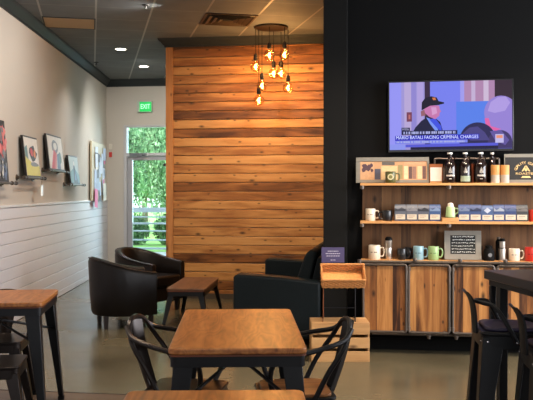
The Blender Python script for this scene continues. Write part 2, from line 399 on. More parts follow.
# black partition, its pilaster and the wall that runs back beside the sofa
VP_ = 7.2; up0 = U(323.3, 7.08)
o = mb(M_black).bb(up0, 5.5, VP_, VP_ + .16, 0, 3.5).build('wall_right', rz=-TH); struct(o)
M_pil = mat('charcoal painted pilaster', (21, 21, 20), .65, vary=.05, spec=.15)
o = mb(M_pil).bb(up0, U(347, 7.08), 7.08, VP_ + .02, 0, 3.5).build('trim_9', rz=-TH, bevel=.004); struct(o)
o = mb(M_black).bb(up0 + .02, up0 + .16, VP_ + .16, VW + .05, 0, 3.5).build('wall_return', rz=-TH); struct(o)
# walls behind and beside the camera
o = mb(M_wall).bb(-5, 5.5, -3.2, -3.0, 0, 3.5).build('wall_front'); struct(o)
o = mb(M_wall).bb(5.2, 5.4, -3.2, 7.5, 0, 3.5).build('wall_side'); struct(o)
o = mb(M_black).bb(U(356, VP_), 5.0, VP_ - .012, VP_, 0, .1).build('baseboard_right', rz=-TH); struct(o)
o = mb(mat('dark base strip', (70, 60, 48), .6)).bb(uw0 + .09, uw1, VW - .012, VW - .001, 0, .07).build('baseboard_back', rz=-TH); struct(o)

# ================================================================== CEILING FITTINGS
lampglow = emit('downlight diffuser', (255, 246, 225), 9)
for i, (px, py, lb) in enumerate(((121, 49.5, 'round recessed ceiling light, the nearer and left one of two'), (144, 66.7, 'round recessed ceiling light nearest the exit door'))):
    Y = (CEIL - CAM_H) * 800 / (191 - py)
    t = thing('ceiling_light', lb, 'ceiling light', (X(px, Y), Y, CEIL), 0, 'recessed lights near the exit')
    mb(mat('white light trim', (225, 225, 220), .5)).lathe(((.068, -.001), (.088, -.004), (.092, 0)), 24).build('trim_ring', t)
    mb(lampglow).lathe(((0, -.003), (.068, -.003), (.068, 0)), 24).build('diffuser', t)
    l = light('lamp', 'SPOT', (0, 0, -.01), 85, (.95, .97, 1.0), (0, 0, 0), .06, spot=120); l.parent = t
GR = R(12.3)
Y = 9.49
t = thing('ceiling_panel', 'tan square ceiling panel among dark tiles near left wall', 'ceiling panel', (X(70, Y), Y, CEIL), GR)
mb(mat('tan panel', (168, 140, 104), .8, vary=.05)).bb(-.285, .285, -.285, .285, -.006, 0).build('panel', t)
m_ = mb(M_trim)
for a, b_, c_, d_ in ((-.3, .3, -.3, -.285), (-.3, .3, .285, .3), (-.3, -.285, -.285, .285), (.285, .3, -.285, .285)): m_.bb(a, b_, c_, d_, -.009, 0)
m_.build('frame', t)
Y = 9.3
t = thing('air_vent', 'dark square ceiling air vent with nested louvres by the pendant', 'air vent', (X(228, Y), Y, CEIL), GR)
vm = mat('dark bronze vent', (58, 46, 36), .45, .3); m_ = mb(vm)
for r0, r1, zz in ((.30, .27, -.012), (.245, .20, -.03), (.175, .13, -.03), (.105, .06, -.03)):
    # four sloping blades of one square ring
    a = [(-r0, -r0), (r0, -r0), (r0, r0), (-r0, r0)]; b_ = [(-r1, -r1), (r1, -r1), (r1, r1), (-r1, r1)]
    if r0 == .30: 
        for i in range(4):
            j = (i + 1) % 4; m_.hexa([a[i] + (-.001,), a[j] + (-.001,), b_[j] + (-.001,), b_[i] + (-.001,)], [a[i] + (-.012,), a[j] + (-.012,), b_[j] + (-.012,), b_[i] + (-.012,)])
    else:
        for i in range(4):
            j = (i + 1) % 4; m_.hexa([a[i] + (-.022,), a[j] + (-.022,), b_[j] + (-.004,), b_[i] + (-.004,)], [a[i] + (-.026,), a[j] + (-.026,), b_[j] + (-.008,), b_[i] + (-.008,)])
vf = m_.build('louvres', t)
mb(mat('vent shadow box', (16, 14, 13), .8)).bb(-.27, .27, -.27, .27, -.002, 0).build('backing', t)
for px, py, lb in ((146, 5.5, 'small chrome ceiling sprinkler nearest the air vent'), (96.5, 62.5, 'small chrome ceiling sprinkler close to the left wall moulding')):
    Y = (CEIL - CAM_H) * 800 / (191 - py)
    t = thing('sprinkler', lb, 'sprinkler', (X(px, Y), Y, CEIL), 0, 'ceiling sprinklers')
    ch = mat('brushed chrome', (58, 55, 52), .5, .5)
    mb(ch).lathe(((0, 0), (.04, 0), (.036, -.008), (.012, -.012), (0, -.012)), 18).build('escutcheon', t)
    mb(ch).lathe(((0, -.012), (.008, -.012), (.008, -.035), (.02, -.037), (.02, -.041), (0, -.041)), 12).build('deflector', t)

# pendant cluster
Yp = 9.72; PX = X(271, Yp)
t = thing('pendant_light', 'cluster pendant light with eight glowing globe bulbs on dark cords', 'pendant light', (PX, Yp, CEIL))
M_bronze = mat('dark bronze', (24, 17, 14), .5, .3, spec=.3)
mb(M_bronze).lathe(((0, 0), (.205, 0), (.205, -.016), (.2, -.020), (0, -.020)), 40).build('canopy', t)
bulbs = [(255.7, 67, 'f'), (269.3, 55.5, 'f'), (284.5, 55, 'f'), (273.5, 74, 'b'), (281, 73.7, 'f'), (262, 86, 'b'), (288, 88, 'f'), (258.8, 100.5, 'f')]
offs = [-.02, -.15, -.13, .13, .16, .11, .02, .04]
gl_w = lambda: None
for (px, py, _), oy in zip(bulbs, offs):
    Yb = Yp + oy; xb = X(px, Yb) - PX; zb_ = Z(py, Yb) - CEIL
    cord = mb(M_black).tube([(xb, oy, -.03), (xb, oy, zb_ + .155)], .0035, 6).build('cord', t)
    mb(M_bronze).lathe(((0, .165), (.008, .162), (.012, .15), (.024, .145), (.026, .085), (.022, .075), (0, .075)), 14).build('socket', t, loc=(xb, oy, zb_))
    prof = [(0, -.062)] + [(.066 * math.sin(a), -.066 * math.cos(a)) for a in [R(15 + 11.5 * k) for k in range(12)]] + [(.022, .07), (.021, .085)]
    g = mb(M_bulb).lathe(prof, 20).build('bulb', t, loc=(xb, oy, zb_))
    pts = []
    for k in range(26):
        a = k * .75; pts.append((.012 * math.cos(a) + .006 * math.sin(k * .35), .012 * math.sin(a), -.034 + .0027 * k))
    mb(M_fil).tube(pts, .0036, 5).build('filament', g)
    l = light('bulb_glow', 'POINT', (xb, oy, zb_), 5.0, (1, .58, .25), size=.03); l.parent = t
# the small white wall fitting on the side of the plank block
Y = 10.3
t = thing('emergency_light', 'small white emergency light peeking from the plank wall corner', 'emergency light', B(uw0 - .0, VW + .22, Z(61, Y)), -TH)
mw = mat('white plastic', (220, 214, 200), .45)
mb(mw).bb(-.012, .004, -.06, .06, -.04, .04).build('mounting_plate', t)
mb(mw).lathe(((0, -.05), (.03, -.04), (.04, 0), (.03, .04), (0, .05)), 16).build('lamp_head', t, loc=(-.045, 0, 0))

# exit sign
Y = 14.2; t = thing('exit_sign', 'lit green exit sign above the glass door', 'sign', B(U(146.3, VF), VF - .001, Z(106.6, Y)), -TH)
mb(mat('sign casing', (180, 190, 176), .5)).bb(-.155, .12, -.05, 0, -.1, .1).build('housing', t, bevel=.006)
mb(emit('exit green', (40, 190, 90), 1.0)).bb(-.105, .11, -.056, -.0505, -.085, .085).build('face', t)
text('lettering', 'EXIT', .12, emit('exit letters', (170, 255, 190), 1.6), t, (0.002, -.058, 0), width=.17)

# ================================================================== OUTDOORS
M_grass = mat('lawn', (120, 170, 84), .9, vary=.3, scale=6)
o = mb(mat('pale concrete path', (190, 196, 200), .8, vary=.05)).bb(-14, 8, 14.2 + .0, 18.2, -.12, -.02).build('ground', rz=-TH); struct(o)
o = mb(M_grass).bb(-40, 30, 18.2, 60, -.12, -.03).build('ground', rz=-TH); struct(o)
def foliage(n, rx, ry, rz_, size, cols, parent, name='foliage', seed=1, zc_=0):
    rg = random.Random(seed); m_ = MB(); ms = [mat('leaf %d %d %d' % c, c, .6, vary=.3, scale=3) for c in cols]
    for k in range(n):
        th = rg.uniform(0, 2 * PI); ph = math.acos(rg.uniform(-1, 1)); rr = rg.uniform(.55, 1.0) * (1 + .18 * math.sin(5 * th + 3 * ph))
        p = Vector((rx * rr * math.sin(ph) * math.cos(th), ry * rr * math.sin(ph) * math.sin(th), zc_ + rz_ * rr * math.cos(ph)))
        m_.m(ms[rg.randrange(len(ms))]); s = size * rg.uniform(.6, 1.4)
        E = Euler((rg.uniform(0, 6), rg.uniform(0, 6), rg.uniform(0, 6))).to_matrix()
        m_.face([m_.bm.verts.new(p + E @ Vector(q)) for q in ((-s, 0, 0), (0, -s * .45, s * .1), (s, 0, 0), (0, s * .45, s * .1))], False)
    m_.m(ms[2 % len(ms)]); rows = []
    for i in range(1, 10):
        ph = PI * i / 10; rows.append([m_.bm.verts.new((rx * .72 * math.sin(ph) * math.cos(a) * rg.uniform(.85, 1.1), ry * .72 * math.sin(ph) * math.sin(a) * rg.uniform(.85, 1.1), zc_ + rz_ * .78 * math.cos(ph))) for a in [2 * PI * q / 16 for q in range(16)]])
    for A, B_ in zip(rows, rows[1:]):
        for q in range(16): m_.face((A[q], B_[q], B_[(q + 1) % 16], A[(q + 1) % 16]))
    m_.face(rows[0][::-1]); m_.face(rows[-1])
    m_.keep = True
    return m_.build(name, parent)
LC = [(98, 136, 98), (112, 150, 110), (84, 124, 86), (126, 162, 120)]
for i, (px, Y, rx, zt_, lb) in enumerate(((112, 26, .85, 2.9, 'leafy green tree seen at the left side of the door glass'), (175, 26, .85, 2.9, 'leafy green tree at the right side of the door glass, by the plank wall'), (145, 31, 2.4, 3.1, 'broad leafy green tree behind the two nearer trees'))):
    t = thing('tree', lb, 'tree', (X(px, Y), Y, -.05), i, 'trees outside the door')
    mb(mat('tree bark', (92, 80, 66), .9)).tube([(0, 0, 0), (.05, 0, 1.2), (0, .05, 2.6)], [.14, .11, .05], 8).build('trunk', t)
    foliage(9000, rx, 1.1, 2.5, .07, LC, t, 'crown', 10 + i, zt_)
for i, (px, Y, z_, lb) in enumerate(((133, 21.5, .55, 'low clipped hedge behind the railing, left stretch'), (171, 21.5, .55, 'low clipped hedge behind the railing, stretch at the plank wall'))):
    t = thing('hedge', lb, 'hedge', (X(px, Y), Y, -.03), 0, 'hedges outside')
    foliage(3600, .42, .35, .42, .05, [(98, 140, 88), (116, 158, 102), (78, 118, 70)], t, 'foliage', 30 + i, .40)
    mb(mat('hedge stems', (70, 60, 44), .9)).tube([(0, 0, 0), (0, 0, .5)], .03, 6).build('stem', t)
Yr = 18.0; v_r = Yr * cT + X(145, Yr) * sT; ur = U(145, v_r)
t = thing('railing', 'pale grey metal railing of horizontal bars outside the door', 'railing', B(ur, v_r, -.02), -TH)
M_rail = mat('pale grey railing', (188, 196, 206), .45, .1)
for py, r_ in ((209, .055), (216, .018), (222.5, .022), (230, .018), (239, .018), (247.5, .022)):
    zz = Z(py, Yr)
    (mb(M_rail).bb(-2, 2, -.03, .03, zz - r_, zz + r_) if r_ > .05 else mb(M_rail).tube([(-2, 0, zz), (2, 0, zz)], r_, 8)).build('rail', t)
for x in (-1.55, -.02 + .55, 1.8): mb(M_rail).bb(x - .03, x + .03, .02, .08, 0, Z(209, Yr)).build('post', t)

# ================================================================== LEFT WALL PICTURES ON PIPE LEDGES
def ledge(Y0, Y1, z, lb):
    """short iron pipe ledge: two flanges, two stubs, a plank of pipe along the wall"""
    Ym = (Y0 + Y1) / 2; L_ = Y1 - Y0
    t = thing('pipe_ledge', lb, 'ledge', LWP(Ym, z), lwrz, 'pipe picture ledges on the left wall')
    for y in (-L_ / 2 + .12, L_ / 2 - .14):
        mb(M_pipe).lathe(((0, 0), (.035, 0), (.035, .008), (.018, .01), (.018, .03), (0, .03)), 14).build('flange', t, loc=(0, y, 0), rot=(0, R(90), 0))
        mb(M_pipe).tube([(.02, y, 0), (.115, y, 0)], .011, 8).build('stub_pipe', t)
    m_ = mb(M_pipe)
    m_.tube([(.115, -L_ / 2, 0), (.115, L_ / 2, 0)], .013, 8); m_.tube([(.05, -L_ / 2 + .02, 0), (.05, L_ / 2 - .02, 0)], .010, 8)
    for y in (-L_ / 2 + .12, L_ / 2 - .14, -L_ / 2, L_ / 2): m_.tube([(.115, y - .018, 0), (.115, y + .018, 0)], .02, 10)
    m_.build('rail_pipe', t)
    return t
def picture(Y0, Y1, z0, z1, lb, shapes, bg, lean=.05):
    """framed picture leaning against the left wall; shapes = (colour, polygon in 0..1)"""
    Ym = (Y0 + Y1) / 2; W = Y1 - Y0; H = z1 - z0
    t = thing('framed_picture', lb, 'picture', LWP(Ym, z0, .098), 0, 'pictures on the left wall')
    t.rotation_euler = (0, -math.atan2(lean, H), lwrz)
    mb(mat('black picture frame', (34, 30, 30), .5)).bb(-.026, 0, -W / 2, W / 2, 0, H).build('frame', t, bevel=.003)
    b_ = .018
    m_ = mb(bg); m_.bb(0, .002, -W / 2 + b_, W / 2 - b_, b_, H - b_)
    m_.keep = False
    for i, (c, pts) in enumerate(shapes):
        m_.m(c); xx = .0026 + .0004 * i
        P_ = [(-W / 2 + b_ + p[0] * (W - 2 * b_), b_ + p[1] * (H - 2 * b_)) for p in pts]
        m_.face([m_.bm.verts.new((xx, p[0], p[1])) for p in P_], False)
    m_.build('print', t)
    return t
cR = mat('print red', (196, 60, 62), .5); cP = mat('print pink', (214, 120, 118), .5); cB = mat('print black', (44, 42, 46), .5); cW = mat('print white', (216, 210, 200), .5)
cY = mat('print yellow', (206, 196, 90), .5); cT_ = mat('print teal', (96, 130, 128), .5); cO = mat('print orange', (206, 120, 58), .5); cG = mat('print grey', (120, 122, 124), .5); cBl = mat('print blue grey', (100, 116, 146), .5)
def blob(cx, cy, rx, ry, n=9, seed=0, j=.25):
    rg = random.Random(seed); return [(cx + rx * math.cos(2 * PI * k / n) * rg.uniform(1 - j, 1 + j), cy + ry * math.sin(2 * PI * k / n) * rg.uniform(1 - j, 1 + j)) for k in range(n)]
def squiggles(cols, n, seed, x0=0.05, x1=.95, y0=.05, y1=.95, s=.09):
    rg = random.Random(seed); return [(cols[k % len(cols)], blob(rg.uniform(x0 + s, x1 - s), rg.uniform(y0 + s, y1 - s), s * rg.uniform(.4, 1), s * rg.uniform(.4, 1.1), 7, seed + k, .45)) for k in range(n)]
ledge(7.55, 8.3, Z(183.5, 8.5), 'black iron pipe ledge under the red and grey picture')
ledge(8.6, 9.5, Z(178.5, 9.4), 'black iron pipe ledge under the yellow and orange picture')
ledge(9.7, 10.75, Z(171.5, 10.4), 'black iron pipe ledge under the portrait with pink stripes')
ledge(10.85, 11.85, Z(185, 11.6), 'black iron pipe ledge under the small dark picture')
picture(7.6, 8.12, Z(182.6, 8.4), Z(121.5, 8.2), 'red, pink and grey abstract picture cut by the photo left edge', squiggles([cG, cW, cG, cBl], 44, 3, y0=0, y1=.5, s=.07) + squiggles([cP, cR, cB, cP, cG], 26, 5, y0=.3, y1=.98, s=.13), cB)
picture(8.78, 9.38, Z(177.6, 9.3), Z(136.5, 9.1), 'bright framed picture with yellow base and dark orange figure', [(cY, [(0, 0), (1, 0), (1, .26), (.5, .32), (0, .5)]), (cT_, [(0, .5), (.2, .42), (.18, .8), (0, .72)]), (cB, blob(.58, .6, .27, .2, 10, 2)), (cR, blob(.5, .62, .1, .13, 8, 4)), (cO, blob(.7, .58, .08, .12, 8, 5)), (cG, blob(.6, .3, .3, .06, 8, 6))], cW)
picture(9.82, 10.62, Z(170.6, 10.3), Z(134, 10.0), 'tall framed portrait with pink and blue stripes on white', [(cG, blob(.45, .7, .25, .2, 10, 7)), (cW, blob(.5, .7, .13, .13, 9, 8)), (cR, [(.1, 0), (.3, 0), (.5, .5), (.35, .6)]), (cBl, [(.5, 0), (.75, 0), (.7, .5), (.55, .45)]), (cP, [(.3, 0), (.4, 0), (.55, .45), (.5, .5)]), (cT_, blob(.75, .35, .1, .2, 8, 9))], cW)
picture(11.02, 11.62, Z(184.2, 11.5), Z(155.5, 11.3), 'smallest framed picture with dark green and grey figure, farthest on wall', [(cT_, [(0, 0), (1, 0), (1, .3), (.5, .6), (0, .4)]), (cB, [(.3, 0), (.8, 0), (.6, .5), (.5, .9), (.4, .5)]), (cW, blob(.52, .75, .1, .1, 8, 3)), (cBl, [(.45, .1), (.62, .1), (.55, .5)])], mat('print pale green', (170, 176, 166), .5))
# little tag that hangs beneath the second ledge
t = thing('price_tag', 'small white tag hanging below the yellow picture ledge', 'tag', LWP(9.33, Z(181, 9.33), .12), lwrz)
mb(M_black).tube([(0, 0, 0), (0, 0, -.05)], .002, 5).build('string', t)
mb(M_white).bb(-.002, .002, -.05, .05, -.17, -.05).build('card', t)
# notice board covered in papers
Y0, Y1 = 12.75, 13.98
Ym = (Y0 + Y1) / 2; zb0, zb1 = Z(210, Ym), Z(143, Ym)
t = thing('notice_board', 'pinned notice board full of papers near far corner', 'notice board', LWP(Ym, zb0, .022), lwrz)
mb(mat('board frame', (196, 182, 150), .6)).bb(0, .03, -(Y1 - Y0) / 2, (Y1 - Y0) / 2, .16, zb1 - zb0).build('board', t, bevel=.004)
rg = random.Random(5); cols = [(206, 212, 224), (216, 218, 226), (190, 200, 220), (222, 214, 206), (120, 124, 130), (206, 212, 224), (214, 120, 150), (170, 180, 196), (96, 92, 96)]
for k in range(34):
    c = cols[rg.randrange(len(cols))]; w_, h_ = rg.uniform(.12, .26), rg.uniform(.10, .26); y = rg.uniform(-.46, .46); z = rg.uniform(.22, zb1 - zb0 - .14)
    m_ = mb(mat('paper %d %d %d' % c, c, .7)); m_.box((.032 + .0015 * k / 3, y, z), (.001, w_, h_), (R(rg.uniform(-10, 10)), 0, 0)); m_.build('paper', t)
mb(mat('pink paper', (226, 110, 150), .7)).box((.055, -.38, .2), (.001, .26, .3), (R(-6), 0, 0)).build('paper', t)
mb(mat('cream paper', (232, 226, 210), .7)).box((.058, .40, .30), (.001, .3, .3), (R(3), 0, 0)).build('paper', t)
t = thing('thermostat', 'tiny white thermostat with red light in far corner', 'thermostat', B(uL + .085, VF, Z(155, 14.4)), -TH)
mb(mat('red plastic', (196, 50, 44), .4)).bb(-.025, .025, -.03, 0, -.04, .05).build('red_pull', t, bevel=.004)
mb(mw).bb(-.03, .03, -.02, 0, .1, .2).build('body', t, bevel=.004)

# ================================================================== TUB ARMCHAIRS
def tub_chair(label, loc, rz):
    """faces local +x"""
    t = thing('tub_armchair', label, 'armchair', loc, rz, 'brown leather tub armchairs')
    ro, ri = .335, .245; cx = -.02; front = .31
    path = []   # (x,y,nx,ny) centre line of the wrap, from near arm front to far arm front
    n = 22
    for k in range(5): path.append((front - (front - cx) * k / 5, -1, 0))
    for k in range(n + 1):
        a = R(-90 - 180 * k / n); path.append((cx, a, 1))
    for k in range(5): path.append((cx + (front - cx) * (k + 1) / 5, 1, 0))
    m_ = mb(M_leather); rings = []
    N_ = len(path)
    for i, (x, a, kind) in enumerate(path):
        f = i / (N_ - 1); s = math.sin(PI * f) ** 1.5
        h = .585 + .155 * s
        flare = .03 * s
        def P_(r_, z):
            if kind: return (x + r_ * math.cos(a), r_ * math.sin(a), z)
            return (x, a * r_, z)
        sec = [P_(ro - .02, .13), P_(ro - .005, .16), P_(ro + flare * .5, .35), P_(ro + flare, h - .05), P_(ro + flare - .012, h - .015), P_(ro + flare - .04, h), P_(ri + flare + .02, h - .004), P_(ri + flare, h - .03), P_(ri, .40), P_(ri, .13)]
        rings.append([m_.bm.verts.new(p) for p in sec])
    for A, B_ in zip(rings, rings[1:]):
        for q in range(len(A)): j = (q + 1) % len(A); m_.face((A[q], A[j], B_[j], B_[q]))
    m_.face(rings[0]); m_.face(rings[-1][::-1])
    m_.build('shell', t, bevel=.012, seg=2, angle=50)
    # piping along the upper edge
    pts = []
    for i, (x, a, kind) in enumerate(path):
        f = i / (N_ - 1); s = math.sin(PI * f) ** 1.5; h = .585 + .155 * s; r_ = ro + .03 * s - .008
        pts.append((x + r_ * math.cos(a), r_ * math.sin(a), h - .012) if kind else (x, a * r_, h - .012))
    mb(M_leather).tube(pts, .007, 6).build('piping', t)
    out = [(front - .01, -ri + .004)] + [(cx + (ri - .004) * math.cos(R(-90 - 180 * k / 14)), (ri - .004) * math.sin(R(-90 - 180 * k / 14))) for k in range(15)] + [(front - .01, ri - .004)]
    mb(M_leather).prism(out, .14, .30).build('seat_base', t, bevel=.01)
    mb(M_leather).prism([(p[0] + (.02 if p[0] > .2 else 0), p[1] * .985) for p in out], .302, .43).build('seat_cushion', t, bevel=.03, seg=4)
    for sx, sy in ((.25, -.26), (.25, .26), (-.23, -.2), (-.23, .2)):
        a, b_ = .026, .019
        mb(M_darkwood).hexa([(sx - b_, sy - b_, 0), (sx + b_, sy - b_, 0), (sx + b_, sy + b_, 0), (sx - b_, sy + b_, 0)], [(sx - a, sy - a, .14), (sx + a, sy - a, .14), (sx + a, sy + a, .14), (sx - a, sy + a, .14)]).build('leg', t)
    return t
tub_chair('brown leather tub armchair nearer the camera, seen from behind', (X(123, 8.42), 8.42, 0), R(22)).scale = (.94, .94, .985)
tub_chair('brown leather tub armchair farther back, its seat facing the low table', (X(147, 9.42), 9.42, 0), R(-28))

# ================================================================== SOFA
su0, sv0 = -1.30, 7.10; SL = 1.93; SD = .80
t = thing('sofa', 'dark navy leather two-seat sofa seen from its arm end', 'sofa', B(su0, sv0), -TH - R(1.4))
for k in range(2):
    y0 = k * (SL - .19); prof = [(0.0, .09), (SD - .01, .09), (SD - .01, .60), (.45, .635), (.10, .655), (.02, .655), (0, .63)]
    m_ = mb(M_navy); m_.prism_y(prof, y0, y0 + .19); m_.build('arm', t, bevel=.022, seg=3)
    mb(M_navy).tube([(.012, y0 + (.008), .10), (.012, y0 + .008, .62), (.03, y0 + .008, .645), (.10, y0 + .008, .648), (.45, y0 + .008, .628), (SD - .03, y0 + .008, .594)], .006, 6).build('piping', t)
mb(M_navy).bb(.04, SD - .01, .19, SL - .19, .09, .28).build('seat_base', t, bevel=.02)
for k in range(2):
    y0 = .195 + k * .775
    mb(M_navy).bb(.02, .60, y0, y0 + .765, .285, .43).build('seat_cushion', t, bevel=.035, seg=4)
    m_ = mb(M_navy); m_.prism_y([(.50, .435), (.64, .435), (.745, .845), (.70, .875), (.655, .86), (.62, .80)], y0, y0 + .765); m_.build('back_cushion', t, bevel=.035, seg=4)
m_ = mb(M_navy); m_.prism_y([(.615, .28), (SD - .005, .28), (SD - .005, .80), (.765, .81), (.745, .80)], .19, SL - .19); m_.build('back_frame', t, bevel=.02)
for x in (.06, SD - .08):
    for y in (.07, SL - .08): mb(M_darkwood).lathe(((0, 0), (.02, 0), (.028, .09), (0, .09)), 12, (x, y, 0)).build('leg', t)

# ================================================================== METAL TABLES
def metal_leg(parent, x, y, fx, fy, ztop, wt=.075, wf=.032, name='leg', mt=None, foot=True):
    """folded sheet leg, L section, wide at the top; (x,y) top outer corner, (fx,fy) foot corner"""
    mt = mt or M_metal
    sx = 1 if x > 0 else -1; sy = 1 if y > 0 else -1; th = .006
    def L_(cx, cy, w, z):
        return [(cx, cy, z), (cx - sx * w, cy, z), (cx - sx * w, cy - sy * th, z), (cx - sx * th, cy - sy * th, z), (cx - sx * th, cy - sy * w, z), (cx, cy - sy * w, z)]
    m_ = mb(mt); prev = None; rows = []
    for f in (0, .25, .5, .75, 1):
        rows.append([m_.bm.verts.new(p) for p in L_(fx + (x - fx) * f, fy + (y - fy) * f, wf + (wt - wf) * f ** 1.2, .012 + (ztop - .012) * f)])
    for A, B_ in zip(rows, rows[1:]):
        for i in range(6): j = (i + 1) % 6; m_.face((A[i], A[j], B_[j], B_[i]))
    m_.face(rows[0]); m_.face(rows[-1])
    lg = m_.build(name, parent, bevel=.002, seg=1)
    if foot: mb(M_black).bb(min(fx - sx * wf, fx + sx * .002), max(fx - sx * wf, fx + sx * .002), min(fy - sy * wf, fy + sy * .002), max(fy - sy * wf, fy + sy * .002), 0, .03).build('foot', lg, bevel=.003)
    return lg
def cafe_table(label, W, D, loc, rz, h=.75, group='cafe tables with wooden tops', splay=.05, low=False, topmat=None):
    t = thing('coffee_table' if low else 'cafe_table', label, 'table', loc, rz, None if low else group)
    o = mb(topmat or M_tabletop).prism(rrect(W, D, .035, 6), h - .026, h).build('tabletop', t, bevel=.006, seg=3)
    mb(M_tableedge).prism(rrect(W - .004, D - .004, .034, 6), h - .034, h - .0262).build('top_underlayer', o)
    fz = h - .0345; fh = .045
    m_ = mb(M_metal)
    out = rrect(W - .016, D - .016, .03, 6); inn = rrect(W - .036, D - .036, .022, 6); n = len(out)
    a = [m_.bm.verts.new(p + (fz,)) for p in out]; b_ = [m_.bm.verts.new(p + (fz - fh,)) for p in out]; c_ = [m_.bm.verts.new(p + (fz - fh,)) for p in inn]; d_ = [m_.bm.verts.new(p + (fz,)) for p in inn]
    for i in range(n):
        j = (i + 1) % n
        for P_, Q_ in ((a, b_), (b_, c_), (c_, d_), (d_, a)): m_.face((P_[i], P_[j], Q_[j], Q_[i]))
    m_.build('apron', t)
    x, y = W / 2 - .022, D / 2 - .022
    for sx in (-1, 1):
        for sy in (-1, 1): metal_leg(t, sx * x, sy * y, sx * (x + splay), sy * (y + splay), fz - .01, wt=.088 if not low else .065, wf=.036)
    zb_ = h - .19 if not low else h - .12
    m_ = mb(M_metal)
    for sx in (-1, 1):
        for sy in (-1, 1): m_.tube([(0, 0, zb_ + .035), (sx * .03, sy * .05, zb_ + .03), (sx * (x + .0), sy * (y - .0), zb_ - .07 if not low else zb_ - .03)], .008, 8)
    m_.box((0, 0, zb_ + .035), (.05, .05, .022)); m_.build('cross_brace', t)
    return t
def solve(px0, px1): pass
cafe_table('square-ended cafe table with oak top in the middle, two armchairs beside it', .585, 1.13, (-.14, 3.905, 0), R(2.0))
cafe_table('nearest cafe table, its wooden top cut by the bottom edge', .58, 1.17, (X(215, 2.65) + .018, 2.65 - .585, 0), R(1.5))
cafe_table('cafe table with wooden top at the left edge by shiplap wall', .66, .65, (-1.69, 5.015, 0), R(6))
M_lowtop = wood('walnut table top', ((.28, (66, 42, 26)), (.48, (98, 64, 42)), (.7, (118, 80, 54))), along='Y', rough=.4, knots=False, stretch=9, wavy=True)
cafe_table('low brown-topped coffee table on black metal legs by the armchairs', .41, 1.13, (-.80, 8.82, 0), R(-3.8), h=.40, low=True, splay=.06, topmat=M_lowtop)

# ================================================================== METAL ARMCHAIRS
M_seatwood = wood('chair seat wood', ((.28, (92, 54, 28)), (.6, (170, 112, 62))), along='X', rough=.4, knots=False, stretch=9)
def smooth(pts, n=4):
    P_ = [Vector(p) for p in pts]; out = []
    for i in range(len(P_) - 1):
        p0 = P_[max(i - 1, 0)]; p1 = P_[i]; p2 = P_[i + 1]; p3 = P_[min(i + 2, len(P_) - 1)]
        for k in range(n):
            t_ = k / n; out.append(.5 * ((2 * p1) + (-p0 + p2) * t_ + (2 * p0 - 5 * p1 + 4 * p2 - p3) * t_ ** 2 + (-p0 + 3 * p1 - 3 * p2 + p3) * t_ ** 3))
    out.append(P_[-1]); return out
def metal_chair(label, loc, rz, arms=True, back=.80, group='metal cafe chairs', mt=None, seatw=True):
    """faces local +x; seat 0.45 m"""
    mt = mt or M_gunmetal
    t = thing('metal_chair', label, 'chair', loc, rz, group)
    S = .175
    m_ = mb(mt); m_.prism(rrect(.37, .36, .05, 5), .425, .44); sh = m_.build('seat', t, bevel=.005, seg=2)
    m_ = mb(mt); m_.prism(rrect(.36, .35, .05, 5), .37, .425); m_.build('seat_skirt', t, bevel=.004)
    if seatw: mb(M_seatwood).prism(rrect(.33, .33, .05, 5), .4405, .455).build('seat_pad', t, bevel=.004)
    for sx in (-1, 1):
        for sy in (-1, 1): metal_leg(t, sx * S, sy * (S - .005), sx * (S + .055), sy * (S + .035), .40, wt=.07, wf=.03, mt=mt)
    top = back; xb = -.255
    # bent back hoop that springs from the seat corners
    hoop = smooth([(-.07, -.178, .42), (-.135, -.182, .55), (-.215, -.165, top - .11), (xb, -.10, top - .022), (xb - .012, 0, top), (xb, .10, top - .022), (-.215, .165, top - .11), (-.135, .182, .55), (-.07, .178, .42)], 5)
    mb(mt).tube(hoop, .0125, 8).build('back_hoop', t)
    # splat
    m_ = mb(mt); rows = []
    for f in [k / 8 for k in range(9)]:
        z = .43 + (top - .435) * f; x = -.172 + (xb + .158) * f - .01 * math.sin(PI * f); hw = .048 + .030 * f
        ring = []
        for q in range(7):
            y = -hw + 2 * hw * q / 6; ring.append((x - .034 * (1 - (y / hw) ** 2) + .012, y, z))
        fr = [m_.bm.verts.new(p) for p in ring]; bk = [m_.bm.verts.new((p[0] - .005, p[1], p[2])) for p in ring[::-1]]
        rows.append(fr + bk)
    for A, B_ in zip(rows, rows[1:]):
        for i in range(14): j = (i + 1) % 14; m_.face((A[i], A[j], B_[j], B_[i]))
    m_.face(rows[0]); m_.face(rows[-1]); m_.build('backrest', t)
    if arms:
        for sy in (-1, 1):
            p = smooth([(.10, sy * .178, .43), (.135, sy * .215, .52), (.13, sy * .235, .60), (.08, sy * .24, .648), (-.02, sy * .235, .662), (-.13, sy * .215, .685), (-.22, sy * .165, top - .072), (-.262, sy * .115, top - .03)], 5)
            mb(mt).tube(p, .0125, 8).build('armrest', t)
    return t
metal_chair('metal armchair left of the middle table, facing right towards it', (-.40, 3.95, 0), R(-11), back=.78, seatw=False)
metal_chair('metal armchair right of the middle table, in front of the crate', (.135, 3.90, 0), R(180 + 5), back=.78, mt=M_metal)
metal_chair('metal chair under the left table, farther of the two', (-1.775, 5.28, 0), R(-84), arms=False, back=.72, mt=M_gunmetal, seatw=False)
metal_chair('metal chair at the lower left corner, nearer of the two', (X(-10, 4.55), 4.55, 0), R(8), arms=False, back=.72, mt=M_gunmetal, seatw=False)

